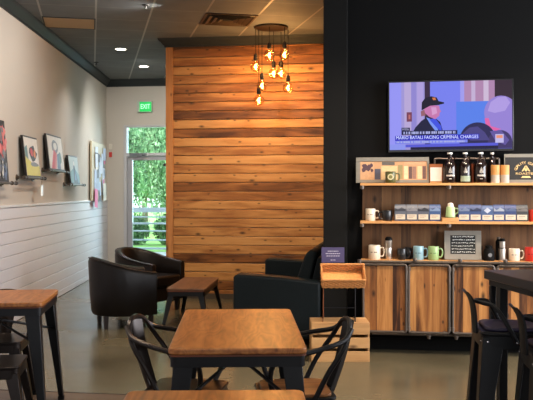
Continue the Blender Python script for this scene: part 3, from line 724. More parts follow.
# ================================================================== BAR TABLE AND STOOLS
ax = math.atan2(.14, 1)   # table runs towards the camera to the right
Yc_, Xc_ = 4.15, X(484, 4.15); BH = 1.0
t = thing('bar_table', 'high black bar table at right in front of the display cabinet', 'table', (Xc_, Yc_, 0), ax)
M_bart = mat('black stained table top', (38, 33, 32), .32, vary=.2, scale=8)
mb(M_bart).bb(0, .75, -1.7, 0, BH - .045, BH).build('tabletop', t, bevel=.004)
mb(M_metal).bb(.02, .73, -1.68, -.02, BH - .075, BH - .046).build('apron', t)
for x, y, w_ in ((.03, -.04, .026), (.72, -.04, .026), (.045, -.125, .042), (.705, -.125, .042), (.045, -1.6, .042), (.705, -1.6, .042)):
    mb(M_metal).bb(x - w_ / 2, x + w_ / 2, y - w_ / 2, y + w_ / 2, 0, BH - .076).build('leg', t, bevel=.002)
for y in (-.125, -1.6): mb(M_metal).bb(.045, .705, y - .012, y + .012, .2, .224).build('stretcher', t)
def bar_stool(label, loc, rz):
    """faces local +x"""
    t = thing('bar_stool', label, 'bar stool', loc, rz, 'black metal bar stools')
    H = .76
    mb(M_metal).prism(rrect(.32, .32, .045, 5), H - .022, H - .006).build('seat', t, bevel=.005)
    mb(M_metal).prism(rrect(.312, .312, .045, 5), H - .085, H - .022).build('seat_skirt', t, bevel=.003)
    mb(mat('dark purple seat pad', (44, 36, 62), .45)).prism(rrect(.27, .27, .05, 5), H - .006, H + .012).build('seat_pad', t, bevel=.007, seg=3)
    for sx in (-1, 1):
        for sy in (-1, 1):
            metal_leg(t, sx * .153, sy * .153, sx * .205, sy * .205, H - .03, wt=.10, wf=.035)
    m_ = mb(M_metal); k = .19
    for a, b_ in (((-k, -k), (k, -k)), ((k, -k), (k, k)), ((k, k), (-k, k)), ((-k, k), (-k, -k))): m_.tube([a + (.27,), b_ + (.27,)], .009, 8)
    m_.build('footrest', t)
    p = smooth([(.0, -.162, H - .05), (-.025, -.158, H + .0), (-.085, -.105, H + .10), (-.135, -.055, H + .116), (-.165, 0, H + .12), (-.135, .055, H + .116), (-.085, .105, H + .10), (-.025, .158, H + .0), (.0, .162, H - .05)], 5)
    mb(M_metal).tube(p, .0105, 8).build('back_hoop', t)
    # narrow bent splat with a turned-out lip
    m_ = mb(M_metal); rows = []
    for f in [k / 10 for k in range(11)]:
        z = H - .03 + .20 * f; x = -.158 - .014 * f - .035 * f ** 6; hw = .045 + .02 * f
        ring = [(x - .012 * (1 - (y / hw) ** 2), y, z) for y in [-hw + 2 * hw * q / 6 for q in range(7)]]
        rows.append([m_.bm.verts.new(p) for p in ring] + [m_.bm.verts.new((p[0] - .008, p[1], p[2])) for p in ring[::-1]])
    for A, B_ in zip(rows, rows[1:]):
        for i in range(14): j = (i + 1) % 14; m_.face((A[i], A[j], B_[j], B_[i]))
    m_.face(rows[0]); m_.face(rows[-1]); m_.build('backrest', t)
    rv = mat('bright rivet', (200, 200, 206), .25, .9)
    for x, y, a in ((-.13, -.1575, 0), (.0, -.173, 0), (.13, -.1575, 0), (-.1575, -.13, 1), (-.1575, .13, 1), (-.13, .1575, 2), (.13, .1575, 2)):
        rot = {0: (R(90), 0, 0), 1: (0, R(-90), 0), 2: (R(-90), 0, 0)}[a]
        mb(rv).lathe(((0, .004), (.004, .003), (.006, 0), (0, -.002)), 10).build('rivet', t, loc=(x, y, H - .05), rot=rot)
    return t
bar_stool('black metal bar stool farther from camera, fully in view', (1.172, 3.842, 0), R(-6))
bar_stool('black metal bar stool cut by the photo right edge', (1.245, 3.33, 0), R(-6))

# ================================================================== DISPLAY SHELVES AND CABINET
VC = 6.98                       # front plane of shelves
zs = [.812, 1.150, 1.479]       # top of the three shelves
c0, c1 = U(362, VC), U(548, VC) + .35
def CB(u, v, z=0): return B(u, v, z)
CL = B(c0, VC)                  # local frame: x along wall, y into wall
def cx(px): return U(px, VC) - c0
t = thing('display_cabinet', 'pipe-framed cabinet with scorched pine doors along black wall', 'cabinet', CL, -TH)
Wc = c1 - c0
mb(M_backpanel).bb(.0, Wc, .188, .215, .80, 1.45).build('back_panel', t)
mb(M_shelf).bb(-.01, Wc, 0, .187, zs[0] - .02, zs[0]).build('counter_board', t, bevel=.002)
mb(M_black).bb(.01, Wc, .03, .205, .19, zs[0] - .0205).build('carcass', t)
zd0, zd1 = .195, zs[0] - .036
def pipe_frame(x0, x1, z0, z1, y, r=.011):
    c = .02
    pts = []
    for ccx, ccz, a0 in ((x1 - c, z1 - c, 0), (x0 + c, z1 - c, 90), (x0 + c, z0 + c, 180), (x1 - c, z0 + c, 270)):
        for k in range(4): a = R(a0 + 30 * k); pts.append((ccx + c * math.cos(a), y, ccz + c * math.sin(a)))
    m_ = mb(M_pipe); m_.tube(pts, r, 8, closed=True)
    for a, b_ in (((x0, z0 + .05), (x0, z0 + .02)), ((x1, z0 + .05), (x1, z0 + .02)), ((x0, z1 - .05), (x0, z1 - .02)), ((x1, z1 - .05), (x1, z1 - .02))):
        m_.tube([(a[0], y, a[1]), (b_[0], y, b_[1])], r * 1.45, 8)
    for x, s in ((x0, 1), (x1, -1)):
        for z in (z0, z1): m_.tube([(x + s * .022, y, z), (x + s * .05, y, z)], r * 1.45, 8)
    return m_
doors = [(363.5, 406.5), (409, 449.5), (453, 494), (497.5, 538.5), (542, 583)]
for i, (p0, p1) in enumerate(doors):
    x0, x1 = cx(p0), cx(p1)
    d = mb(M_panel).bb(x0 + .008, x1 - .008, -.002, .022, zd0 + .008, zd1 - .004).build('door', t, bevel=.002)
    if i == 0:
        pass
    pipe_frame(x0, x1, zd0, zd1, -.012).build('pipe_frame', d)
    mb(M_pipe).lathe(((0, -.02), (.014, -.018), (.016, 0), (.02, .002), (.02, .012), (0, .014)), 12).build('pipe_foot', d, loc=((x0 + x1) / 2 if i % 2 else x0 + .03, .0, zd0 - .035))
m_ = mb(M_pipe); m_.tube([(-.02, -.012, zs[0] - .012), (Wc, -.012, zs[0] - .012)], .012, 8)
for x in (cx(415), cx(460), cx(505)): m_.lathe(((0, -.014), (.016, -.012), (.02, 0), (.016, .014), (0, .016)), 12, (x, -.028, zs[0] + .008))
m_.lathe(((0, -.02), (.017, -.018), (.017, .018), (0, .02)), 12, (-.02, -.012, zs[0] - .012))
m_.build('top_rail_pipe', t)
m_ = mb(M_pipe); m_.tube([(cx(372), .02, zd0 - .02), (Wc, .02, zd0 - .02)], .012, 8); m_.build('bottom_rail_pipe', t)
for i, (z, nm, lb) in enumerate(((zs[1], 'wall_shelf', 'middle pine shelf holding coffee bags and mugs'), (zs[2], 'wall_shelf', 'top pine shelf holding bottles and signs, under the screen'))):
    t = thing(nm, lb, 'shelf', B(c0, VC, z), -TH, 'pine display shelves')
    mb(M_shelf).bb(-.015, Wc, 0, .186, -.022, 0).build('board', t, bevel=.002)
    for x in (.0, cx(449), cx(537)):
        m_ = mb(M_pipe); m_.tube([(x, -.006, -.034), (x, .17, -.034)], .011, 8); m_.lathe(((0, -.016), (.018, -.014), (.018, .014), (0, .016)), 12, (x, -.008, -.036))
        m_.build('pipe_bracket', t)
t = thing('bottle_rail', 'thin dark pipe rail behind the brown bottles', 'rail', B(c0, VC, zs[2]), -TH)
m_ = mb(M_pipe); zz = Z(158.5, 6.95) - zs[2]; m_.tube([(cx(436), .172, zz), (cx(502), .172, zz)], .008, 8)
m_.tube([(cx(436), .172, 0), (cx(436), .172, zz)], .008, 8); m_.tube([(cx(502), .172, 0), (cx(502), .172, zz)], .008, 8); m_.build('pipe', t)

def place(px, v_off, shelf, Dv=None):
    v = VC + v_off; return B(U(px, v), v, zs[shelf] + .0005)
def PXM(px): return px * (VC / 800)    # pixels to metres at the shelf
# mugs -------------------------------------------------------------
def mug(label, col, px, shelf, r=.042, h=.098, voff=.085, hrot=0, band=None, group='mugs on the display shelves', name='mug', cat='mug'):
    t = thing(name, label, cat, place(px, voff, shelf), -TH + hrot, group)
    m_ = mat('glaze %d %d %d' % col, col, .28, vary=.05, scale=30)
    mb(m_).lathe(((0, 0), (r * .92, 0), (r, .006), (r, h - .004), (r - .002, h), (r - .005, h - .002), (r - .006, .01), (0, .008)), 28).build('body', t)
    p = smooth([(r - .003, 0, h * .80), (r + .022, 0, h * .82), (r + .032, 0, h * .55), (r + .022, 0, h * .24), (r - .003, 0, h * .22)], 5)
    mb(m_).tube(p, .006, 8).build('handle', t)
    if band:
        mk = mat('mug print %d' % band[0], band, .5); m_ = mb(mk)
        for k in range(-3, 4):
            if k % 4 == 3: continue
            a0 = R(-90 + k * 11 - 4); a1 = R(-90 + k * 11 + 4); rr = r + .0008
            m_.face([m_.bm.verts.new((rr * math.cos(a), rr * math.sin(a), z)) for a, z in ((a0, h * .48), (a1, h * .48), (a1, h * .55), (a0, h * .55))], False)
        m_.build('print', t)
    return t
CREAM = (222, 208, 186); DK = (26, 26, 28)
mug('cream mug at the left end of the middle shelf', CREAM, 370.5, 1, .043, .105, band=(90, 84, 76))
mug('black mug beside the cream one on the middle shelf', DK, 387, 1, .045, .09, hrot=R(200))
mug('large cream mug at the left end of the counter', CREAM, 374.5, 0, .052, .125, band=(70, 66, 60))
mug('black mug on the counter between tumbler and blue mug', DK, 402, 0, .038, .095, band=(90, 90, 90))
mug('black mug half behind another beside the blue mug', DK, 408, 0, .034, .10, voff=.145)
mug('pale blue mug on the counter', (132, 168, 178), 418.5, 0, .046, .118, band=(80, 100, 108))
mug('pale green mug left of the chalk sign', (146, 176, 118), 433.5, 0, .046, .118, band=(92, 120, 80))
mug('cream mug with black print right of the steel flask', CREAM, 514.5, 0, .046, .105, band=(50, 46, 44))
mug('red mug at the right end of the counter', (190, 48, 36), 531, 0, .050, .118, band=(110, 30, 26))
mug('red mug at the right end of the middle shelf', (196, 54, 40), 534.5, 1, .048, .10)
t = mug('olive green mug with round cream emblem before the menu board', (84, 84, 44), 390.5, 2, .045, .10, voff=.05, group='mugs on the display shelves')
mb(mat('emblem cream', (206, 196, 150), .5)).lathe(((0, 0), (.026, 0), (.026, .002), (0, .002)), 22).build('emblem', t, loc=(.0, -.0445, .052), rot=(R(90), 0, 0))
mb(mat('emblem olive', (120, 116, 66), .5)).lathe(((0, 0), (.016, 0), (.016, .001), (0, .001)), 18).build('emblem_centre', t, loc=(.0, -.0467, .052), rot=(R(90), 0, 0))
# stand-in for the green lidded travel mug on a wood block
t = thing('wood_block', 'small pale wood block under the green travel mug', 'wood block', place(450, .07, 1), -TH)
mb(M_crate).bb(-.07, .07, -.04, .05, 0, .030).build('block', t, bevel=.003)
t = thing('travel_mug', 'pale green lidded travel mug standing on a wood block', 'travel mug', place(450.5, .07, 1) + Vector((0, 0, .031)), -TH)
gm = mat('glaze sage', (166, 192, 138), .35)
mb(gm).lathe(((0, 0), (.038, 0), (.043, .006), (.036, .085), (.030, .095), (0, .095)), 24).build('body', t)
mb(gm).tube(smooth([(.036, 0, .078), (.062, 0, .075), (.064, 0, .045), (.04, 0, .03)], 5), .006, 8).build('handle', t)
mb(M_white).lathe(((0, .095), (.028, .095), (.024, .118), (.012, .128), (0, .13)), 20).build('lid', t)
# tumblers ----------------------------------------------------------
steel = mat('brushed steel', (196, 186, 174), .28, .85, vary=.1, scale=40)
t = thing('steel_tumbler', 'slim brushed steel tumbler with black lid on the counter', 'tumbler', place(388.7, .09, 0), -TH)
mb(steel).lathe(((0, 0), (.026, 0), (.028, .004), (.030, .10), (.028, .104), (.030, .108), (.031, .165), (0, .165)), 24).build('body', t)
mb(M_black).lathe(((0, .165), (.031, .165), (.031, .185), (.022, .195), (.014, .20), (0, .20)), 24).build('lid', t)
t = thing('steel_flask', 'stacked steel flask with black cap right of the chalk sign', 'flask', place(502.5, .09, 0), -TH)
mb(steel).lathe(((0, 0), (.029, 0), (.030, .10), (.029, .104), (0, .104)), 24).build('body', t)
mb(steel).lathe(((0, .112), (.026, .112), (.026, .165), (0, .165)), 24).build('cup', t)
mb(M_black).lathe(((0, .104), (.024, .104), (.024, .112), (0, .112)), 24).build('collar', t)
mb(M_black).lathe(((0, .165), (.022, .165), (.020, .19), (0, .192)), 24).build('cap', t)
t = thing('dark_flask', 'tall slim black flask behind the steel flask', 'flask', place(498.6, .14, 0), -TH)
mb(M_black).lathe(((0, 0), (.024, 0), (.024, .16), (.014, .18), (.014, .20), (0, .202)), 20).build('body', t)
mb(M_pipe).lathe(((.0145, .182), (.0165, .184), (.0165, .198), (.0145, .2)), 16).build('ring', t)
t = thing('coffee_grinder', 'squat black canister right of the chalk sign', 'canister', place(489, .09, 0), -TH)
mb(M_black).lathe(((0, 0), (.046, 0), (.048, .01), (.046, .08), (.036, .10), (0, .102)), 24).build('body', t)
mb(M_black).lathe(((0, .102), (.03, .102), (.03, .125), (.01, .135), (0, .135)), 20).build('lid', t)
mb(cG).lathe(((0, 0), (.017, 0), (.017, .002), (0, .002)), 18).build('emblem', t, loc=(.005, -.0475, .05), rot=(R(90), 0, 0))
# coffee bags -------------------------------------------------------
labm = mat('bag label', (206, 192, 170), .6)
def bag(label, px, col, col2, w_=.097, h=.143, emblem=False):
    t = thing('coffee_bag', label, 'coffee bag', place(px, .075, 1), -TH, 'coffee bags on the middle shelf')
    m1 = mat('bag %d %d %d' % col, col, .42, vary=.15, scale=30); d = .052
    m_ = mb(m1); rows = []
    for z, dd, ww in ((0, d * .92, w_ * .96), (.012, d, w_), (h * .62, d * .95, w_), (h * .86, d * .5, w_ * .98), (h * .93, .010, w_ * .97), (h, .008, w_ * .97)):
        rows.append([m_.bm.verts.new(p) for p in ((-ww / 2, -dd / 2, z), (0, -dd / 2 - .002, z), (ww / 2, -dd / 2, z), (ww / 2 - .006, 0, z), (ww / 2, dd / 2, z), (-ww / 2, dd / 2, z), (-ww / 2 + .006, 0, z))])
    for A, B_ in zip(rows, rows[1:]):
        for i in range(7): j = (i + 1) % 7; m_.face((A[i], A[j], B_[j], B_[i]))
    m_.face(rows[0][::-1]); m_.face(rows[-1]); m_.build('pouch', t)
    y = -d / 2 - .0035
    m_ = mb(labm); m_.bb(-w_ * .42, w_ * .42, y, y + .002, h * .10, h * .40); lb_ = m_.build('front_label', t)
    m_ = mb(mat('label print', (120, 108, 96), .6)); m_.bb(-w_ * .3, w_ * .25, y - .001, y, h * .29, h * .32); m_.bb(-w_ * .3, w_ * .1, y - .001, y, h * .2, h * .22); m_.build('label_print', lb_)
    m_ = mb(mat('bag art %d %d %d' % col2, col2, .5))
    m_.flat([(-w_ * .46, h * .60), (w_ * .46, h * .60), (w_ * .46, h * .7), (w_ * .1, h * .82), (-w_ * .2, h * .68), (-w_ * .46, h * .78)] if not emblem else [(0, h * .5), (w_ * .3, h * .68), (0, h * .86), (-w_ * .3, h * .68)], y + .0005)
    ar = m_.build('artwork', t); ar.rotation_euler = (0, 0, 0)
    return t
slate, navy, dark = (92, 96, 106), (56, 74, 116), (58, 58, 60)
bag('grey coffee bag, leftmost in the shelf row', 400.3, slate, (60, 62, 70))
bag('grey coffee bag, second from the left in the shelf row', 411.8, slate, (132, 132, 136))
bag('grey coffee bag, third from the left in the shelf row', 423.2, (82, 86, 98), (48, 50, 58))
bag('blue coffee bag just left of the green travel mug', 434.8, (58, 80, 122), (120, 140, 172))
bag('blue coffee bag just right of the green travel mug', 463.8, navy, (110, 124, 150))
bag('blue coffee bag between travel mug neighbour and the diamond emblem bag', 475.3, navy, (40, 50, 80))
bag('blue coffee bag with pale diamond emblem', 487.0, (66, 88, 128), (180, 190, 206), h=.136, emblem=True)
bag('blue coffee bag just right of the diamond emblem bag', 498.6, navy, (150, 160, 176), w_=.094)
bag('darker blue coffee bag, second from the right end', 510.2, (46, 62, 106), (80, 96, 130))
bag('charcoal grey coffee bag, rightmost of the row', 521.7, dark, (112, 108, 104))
# chalk sign --------------------------------------------------------
Yk = Yat(463, VC + .1)
k0, k1 = U(444.5, VC + .1), U(481.5, VC + .1); kz = Z(231, Yk) - zs[0]
t = thing('chalkboard_sign', 'grey-framed chalkboard with white handwriting standing on the counter', 'sign', B((k0 + k1) / 2, VC + .075, zs[0] + .005), 0)
t.rotation_euler = (R(-9), 0, -TH); KW = k1 - k0
frm = mat('weathered grey frame', (132, 128, 118), .7, vary=.15, scale=20); b_ = .05
m_ = mb(frm)
for a in ((-KW / 2, KW / 2, 0, b_), (-KW / 2, KW / 2, kz - b_ + .01, kz), (-KW / 2, -KW / 2 + b_, b_, kz - b_ + .01), (KW / 2 - b_, KW / 2, b_, kz - b_ + .01)): m_.bb(a[0], a[1], 0, .02, a[2], a[3])
m_.build('frame', t, bevel=.002)
mb(mat('chalkboard black', (28, 30, 30), .8)).bb(-KW / 2 + b_, KW / 2 - b_, .006, .016, b_, kz - b_ + .01).build('board', t)
chalk = mat('chalk white', (214, 214, 208), .9); rg = random.Random(11); m_ = mb(chalk)
zz0, zz1 = b_ + .012, kz - b_ - .002
for r_ in range(6):
    z = zz1 - (zz1 - zz0) * r_ / 5.2; x = -KW / 2 + b_ + .012 + (.008 if r_ < 2 else 0)
    while x < KW / 2 - b_ - .014:
        l_ = rg.uniform(.007, .016); m_.box((x + l_ / 2, .0045, z + rg.uniform(-.002, .002)), (l_ * .85, .001, rg.uniform(.005, .009) * (1.1 if r_ < 2 else .75)), (0, rg.uniform(-.3, .3), 0)); x += l_ + rg.choice((.0015, .002, .006))
m_.build('handwriting', t)
# menu board --------------------------------------------------------
v_ = VC - .02
a0, a1 = U(355.5, v_), U(430, v_); MW = a1 - a0; mz0, mz1 = zs[2] - .006, Z(157.2, 6.95)
MH = mz1 - zs[2]
t = thing('menu_board', 'wide grey-framed collage board of small cards on the top shelf', 'sign', B((a0 + a1) / 2, v_ + .13, zs[2] + .003), 0)
t.rotation_euler = (R(-5), 0, -TH)
m_ = mb(frm); b_ = .036
for a in ((-MW / 2, MW / 2, 0, b_ * .7), (-MW / 2, MW / 2, MH - b_, MH), (-MW / 2, -MW / 2 + b_, b_ * .7, MH - b_), (MW / 2 - b_ * .5, MW / 2, b_ * .7, MH - b_)): m_.bb(a[0], a[1], 0, .022, a[2], a[3])
m_.build('frame', t, bevel=.002)
m_ = mb(mat('board tan', (196, 150, 108), .6)); m_.bb(-MW / 2 + b_, MW / 2 - b_ * .5, .006, .018, b_ * .7, MH - b_); m_.build('panel', t)
iw = MW - 1.5 * b_; ih = MH - 1.7 * b_
def card(fx0, fx1, fz0, fz1, col, k, nm='card'):
    x0 = -MW / 2 + b_ + iw * fx0; x1 = -MW / 2 + b_ + iw * fx1; z0 = b_ * .7 + ih * fz0; z1 = b_ * .7 + ih * fz1
    mb(mat('card %d %d %d' % col, col, .6, vary=.2, scale=60)).bb(x0, x1, .0055 - .0004 * k, .0062 - .0003 * k, z0, z1).build(nm, t)
card(.01, .21, .02, .98, (204, 160, 120), 0); card(.32, .56, .02, .75, (214, 186, 138), 0); card(.33, .52, .80, .98, (96, 90, 84), 1); card(.57, .64, .05, .80, (150, 136, 92), 1)
card(.66, .72, .05, .75, (220, 200, 160), 1); card(.73, .78, .06, .72, (96, 72, 70), 2); card(.785, .84, .06, .72, (150, 112, 96), 2); card(.86, .93, .06, .74, (222, 190, 148), 1); card(.935, .985, .06, .74, (110, 78, 72), 2)
card(.22, .31, .02, .60, (76, 76, 92), 1); card(.66, .98, .80, .97, (222, 156, 118), 1)
m_ = mb(mat('dark floral art', (84, 60, 70), .6))
for i, (fx, fz, r_) in enumerate(((.07, .75, .022), (.13, .66, .026), (.06, .55, .020), (.17, .80, .016), (.18, .52, .014))):
    xx = -MW / 2 + b_ + iw * fx; zz = b_ * .7 + ih * fz; m_.flat([(xx + p[0], zz + p[1]) for p in blob(0, 0, r_, r_, 11, i, .3)], .004 - .0002 * i)
m_.build('artwork', t)
# white card in a holder
t = thing('counter_card', 'white card in a small wood holder between board and bottles', 'card', place(436, .10, 2), -TH)
mb(M_crate).bb(-.052, .052, -.012, .02, 0, .014).build('holder', t, bevel=.002)
mb(mat('holder back', (150, 86, 40), .5)).bb(-.056, .056, .004, .012, .014, .165).build('back_board', t)
mb(mat('white card', (230, 220, 208), .6)).bb(-.049, .049, -.002, .003, .016, .135).build('card', t)
# growler bottles ---------------------------------------------------
M_amber = mat('brown bottle glass', (26, 13, 8), .12, vary=.1, spec=.6)
def bottle(label, px, voff, lab='print', s=1.0):
    t = thing('growler_bottle', label, 'bottle', place(px, voff, 2), -TH, 'brown growler bottles on the top shelf')
    r = .056 * s
    mb(M_amber).lathe(((0, 0), (r * .93, 0), (r, .01), (r, .125), (r * .92, .155), (r * .55, .19), (r * .30, .212), (r * .27, .235), (r * .34, .24), (r * .34, .247), (0, .247)), 28).build('body', t)
    mb(M_amber).tube(smooth([(r * .28, 0, .225), (r * .62, 0, .222), (r * .66, 0, .20), (r * .5, 0, .188)], 4), .006, 7).build('handle', t)
    mb(mat('white cap', (230, 226, 220), .4)).lathe(((0, .248), (r * .40, .248), (r * .40, .262), (0, .264)), 18).build('cap', t)
    pw = mat('bottle print white', (220, 210, 196), .5)
    if lab == 'green':
        m_ = mb(mat('pale green label', (150, 164, 140), .6))
        A_ = [R(-90 + k * 12) for k in range(-4, 5)]
        for a, b2 in zip(A_, A_[1:]): m_.face([m_.bm.verts.new(((r + .001) * math.cos(q), (r + .001) * math.sin(q), z)) for q, z in ((a, .012), (b2, .012), (b2, .06), (a, .06))])
        m_.build('label', t)
    if lab:
        m_ = mb(pw)
        def rib(a0, a1, z0, z1, n=3):
            for k in range(n):
                q0 = R(-90 + a0 + (a1 - a0) * k / n); q1 = R(-90 + a0 + (a1 - a0) * (k + 1) / n)
                m_.face([m_.bm.verts.new(((r + .001) * math.cos(q), (r + .001) * math.sin(q), z)) for q, z in ((q0, z0), (q1, z0), (q1, z1), (q0, z1))])
        # flame / cone shaped mark of slanted strokes
        for a0, zl, zh in ((-13, .085, .105), (-7, .085, .122), (0, .085, .135), (7, .085, .122), (13, .085, .105)): rib(a0 - 1.7, a0 + 1.7, zl, zh, 1)
        if lab != 'green':
            for k in range(-4, 5): rib(k * 8 - 3, k * 8 + 3, .056, .070, 1)
            rib(-12, 12, .032, .037)
        m_.build('printed_mark', t)
    return t
bottle('brown growler bottle with white print, leftmost of the bottles', 449.8, .085)
bottle('brown growler bottle with pale green label', 465, .085, 'green', .95)
bottle('brown growler bottle with white print, right of the green-labelled one', 480.5, .08, s=1.03)
bottle('plain brown growler bottle half hidden behind the kraft canisters', 492, .135, None, .70)
t = thing('copper_tube', 'slim copper-coloured tube between two brown bottles', 'tube', place(472.5, .13, 2), -TH)
mb(mat('copper', (150, 74, 42), .35, .6)).lathe(((0, 0), (.014, 0), (.014, .165), (0, .167)), 14).build('body', t)
mb(M_bronze).lathe(((0, .167), (.009, .167), (.009, .18), (0, .181)), 12).build('cap', t)
for px, lb in ((495.3, 'kraft and white canister nearer the bottles'), (504.7, 'kraft and white canister nearer the coffee sign')):
    t = thing('canister', lb, 'canister', place(px, .06, 2), -TH, 'two-tone canisters')
    mb(mat('pale canister', (176, 162, 148), .5)).lathe(((0, 0), (.037, 0), (.0375, .068), (0, .068)), 22).build('lower_half', t)
    mb(mat('kraft canister', (206, 146, 78), .55)).lathe(((0, .068), (.0378, .068), (.0378, .148), (.034, .152), (0, .152)), 22).build('upper_half', t)
# round-lettered coffee sign ----------------------------------------
q0, q1 = U(504.5, VC + .13), U(504.5, VC + .13) + .40; QW = q1 - q0; QH = Z(154, 6.9) - zs[2]
t = thing('coffee_sign', 'dark sign with cream coffee lettering around an emblem', 'sign', B((q0 + q1) / 2, VC + .135, zs[2] + .001), 0)
t.rotation_euler = (R(-3), 0, -TH)
m_ = mb(frm); b_ = .03
for a in ((-QW / 2, QW / 2, 0, b_ * .9), (-QW / 2, QW / 2, QH - b_, QH), (-QW / 2, -QW / 2 + .006, b_ * .9, QH - b_), (QW / 2 - .006, QW / 2, b_ * .9, QH - b_)): m_.bb(a[0], a[1], 0, .018, a[2], a[3])
m_.build('frame', t, bevel=.002)
mb(mat('sign charcoal', (34, 34, 34), .7)).bb(-QW / 2 + .006, QW / 2 - .006, .004, .016, b_ * .9, QH - b_).build('panel', t)
cream = mat('sign cream', (224, 190, 128), .6)
ccx, ccz, rr = -.02 - .0, QH * .42, .068
s_ = 'QUALITY COFFEE'
for i, ch in enumerate(s_):
    if ch == ' ': continue
    a = R(168 - 156 * i / (len(s_) - 1))
    text('letter', ch, .030, cream, t, (ccx + rr * 1.25 * math.cos(a), .003, ccz + rr * math.sin(a) * 1.0), rot=(R(90), PI / 2 - a, 0), bold=.0003)
text('lettering', 'ROASTED', .026, cream, t, (ccx, .003, ccz - .026), width=.17, bold=.0003)
m_ = mb(cream)
for sx in (-1, 1):
    m_.prism_y([(ccx + sx * .004, ccz + .048), (ccx + sx * .036, ccz - .006), (ccx + sx * .024, ccz - .006), (ccx + sx * .002, ccz + .03)], .002, .0038)
m_.prism_y(blob(ccx, ccz + .008, .012, .014, 9, 2, .1), .002, .0038); m_.prism_y([(ccx - .04, ccz - .062), (ccx + .04, ccz - .062), (ccx + .03, ccz - .046), (ccx - .03, ccz - .046)], .002, .0038)
m_.build('emblem', t)

# ================================================================== TELEVISION
VT = 7.11; tY = Yat(450, VT); TC = B(U(450, VT), VT, 0); TW = 1.045; TZ = (Z(81.5, tY) + Z(149.3, tY)) / 2; THt = Z(81.5, tY) - Z(149.3, tY)
t = thing('television', 'wall-mounted flat screen showing a news broadcast', 'television', (TC.x, TC.y, TZ), 0)
t.rotation_euler = (0, R(-.45), -TH)
mb(mat('gloss black plastic', (14, 14, 16), .25)).bb(-TW / 2 - .012, TW / 2 + .012, 0, .045, -THt / 2 - .022, THt / 2 + .014).build('housing', t, bevel=.004)
mb(M_black).bb(-.2, .2, .045, .088, -.15, .15).build('wall_mount', t)
def e(c, s=1.0): return emit('screen %d %d %d' % c, c, s * .66)
m_ = MB(); LY = [0]
def S(col, pts, st=1.0):
    """points in photo columns and rows of the picture on the screen"""
    m_.m(e(col, st)); LY[0] += 1; m_.flat([((p[0] - 450) / 61.2 * TW / 2, (115.4 - p[1]) / 33.9 * THt / 2) for p in pts], -.001 - .00015 * LY[0])
S((112, 116, 228), [(389, 81.5), (511, 81.5), (511, 149.2), (389, 149.2)])
S((150, 150, 246), [(389, 81.5), (401, 81.5), (401, 149.2), (389, 149.2)])
S((160, 150, 216), [(401, 81.5), (424.5, 81.5), (424.5, 149.2), (401, 149.2)])
S((184, 168, 216), [(404, 81.5), (411, 81.5), (411, 140), (404, 140)])
S((144, 134, 210), [(411, 81.5), (416, 81.5), (416, 130), (411, 130)])
S((176, 160, 222), [(417, 81.5), (423, 81.5), (423, 130), (417, 130)])
S((52, 34, 62), [(424.5, 81.5), (430, 81.5), (430, 149), (424.5, 149)])
S((118, 128, 240), [(430, 81.5), (462, 81.5), (462, 149), (430, 149)])
S((160, 156, 240), [(460, 81.5), (464, 81.5), (464, 104), (460, 104)])
S((176, 134, 176), [(464, 81.5), (494, 81.5), (494, 103), (464, 103)])
S((196, 176, 214), [(471, 81.5), (475, 81.5), (475, 103), (471, 103)])
S((206, 186, 216), [(483, 81.5), (488, 81.5), (488, 103), (483, 103)])
S((86, 128, 236), [(456, 102), (494, 102), (494, 138), (456, 138)])
S((50, 34, 50), [(494, 81.5), (511, 81.5), (511, 104), (494, 104)])
S((120, 62, 88), [(406.3, 111.5), (411.6, 111.5), (411.6, 121), (406.3, 121)])
S((190, 110, 110), [(408.2, 114), (410, 114), (410, 118.5), (408.2, 118.5)])
# man in a cap, in profile
S((18, 22, 60), [(411, 134), (415, 127), (421, 120.5), (428, 116), (434, 117), (440, 122), (443, 132), (444, 136), (411, 136)])
S((120, 150, 246), [(426, 117), (431, 119), (437, 128), (440, 134), (436, 132), (430, 124)])
S((60, 80, 226), [(429, 119), (435, 118), (441, 126), (442, 133), (436, 127)])
S((200, 120, 176), [(424, 107), (430, 105), (439, 105.5), (439.6, 109), (441, 111.5), (439.4, 112.6), (439.2, 115.5), (435, 119), (429, 116.5), (424, 112)])
S((150, 96, 110), [(420.5, 111), (424, 109), (425.5, 115), (421, 116)])
S((216, 156, 206), [(431, 107), (436, 107), (437, 113), (432, 115)])
S((18, 16, 42), [(421.3, 110), (421.6, 102), (425, 97.6), (431, 96), (436.5, 97.3), (438.5, 101), (443.8, 102.3), (444, 103.6), (438, 105), (430, 105.5), (425, 108)])
S((210, 120, 70), [(432, 97.5), (435, 97.3), (436, 99.8), (433, 100)])
# grey head at right and dark shoulder
S((150, 130, 214), [p for p in arc(500, 113.5, 16.5, 0, 360, 28) if p[0] < 511] ); S((150, 130, 214), [(500, 100), (511, 101), (511, 149), (497, 149)])
S((176, 156, 228), [(487, 112), (490, 103), (497, 98.5), (505, 98), (509, 104), (504, 112), (494, 114)])
S((226, 100, 170), [(484, 119), (488, 119), (490, 127), (500, 130), (494, 132), (485, 126)])
S((36, 34, 84), arc(477, 141, 18, 180, 360, 18)[:19] + [(500, 149), (459, 149)]); S((60, 50, 104), arc(499, 143, 12, 180, 360, 12) + [(511, 149), (487, 149)])
S((70, 64, 130), [(462, 134), (469, 128), (477, 127), (484, 133), (489, 141), (470, 141)])
S((96, 84, 160), [(489, 132), (500, 131), (508, 141), (504, 146), (494, 141)])
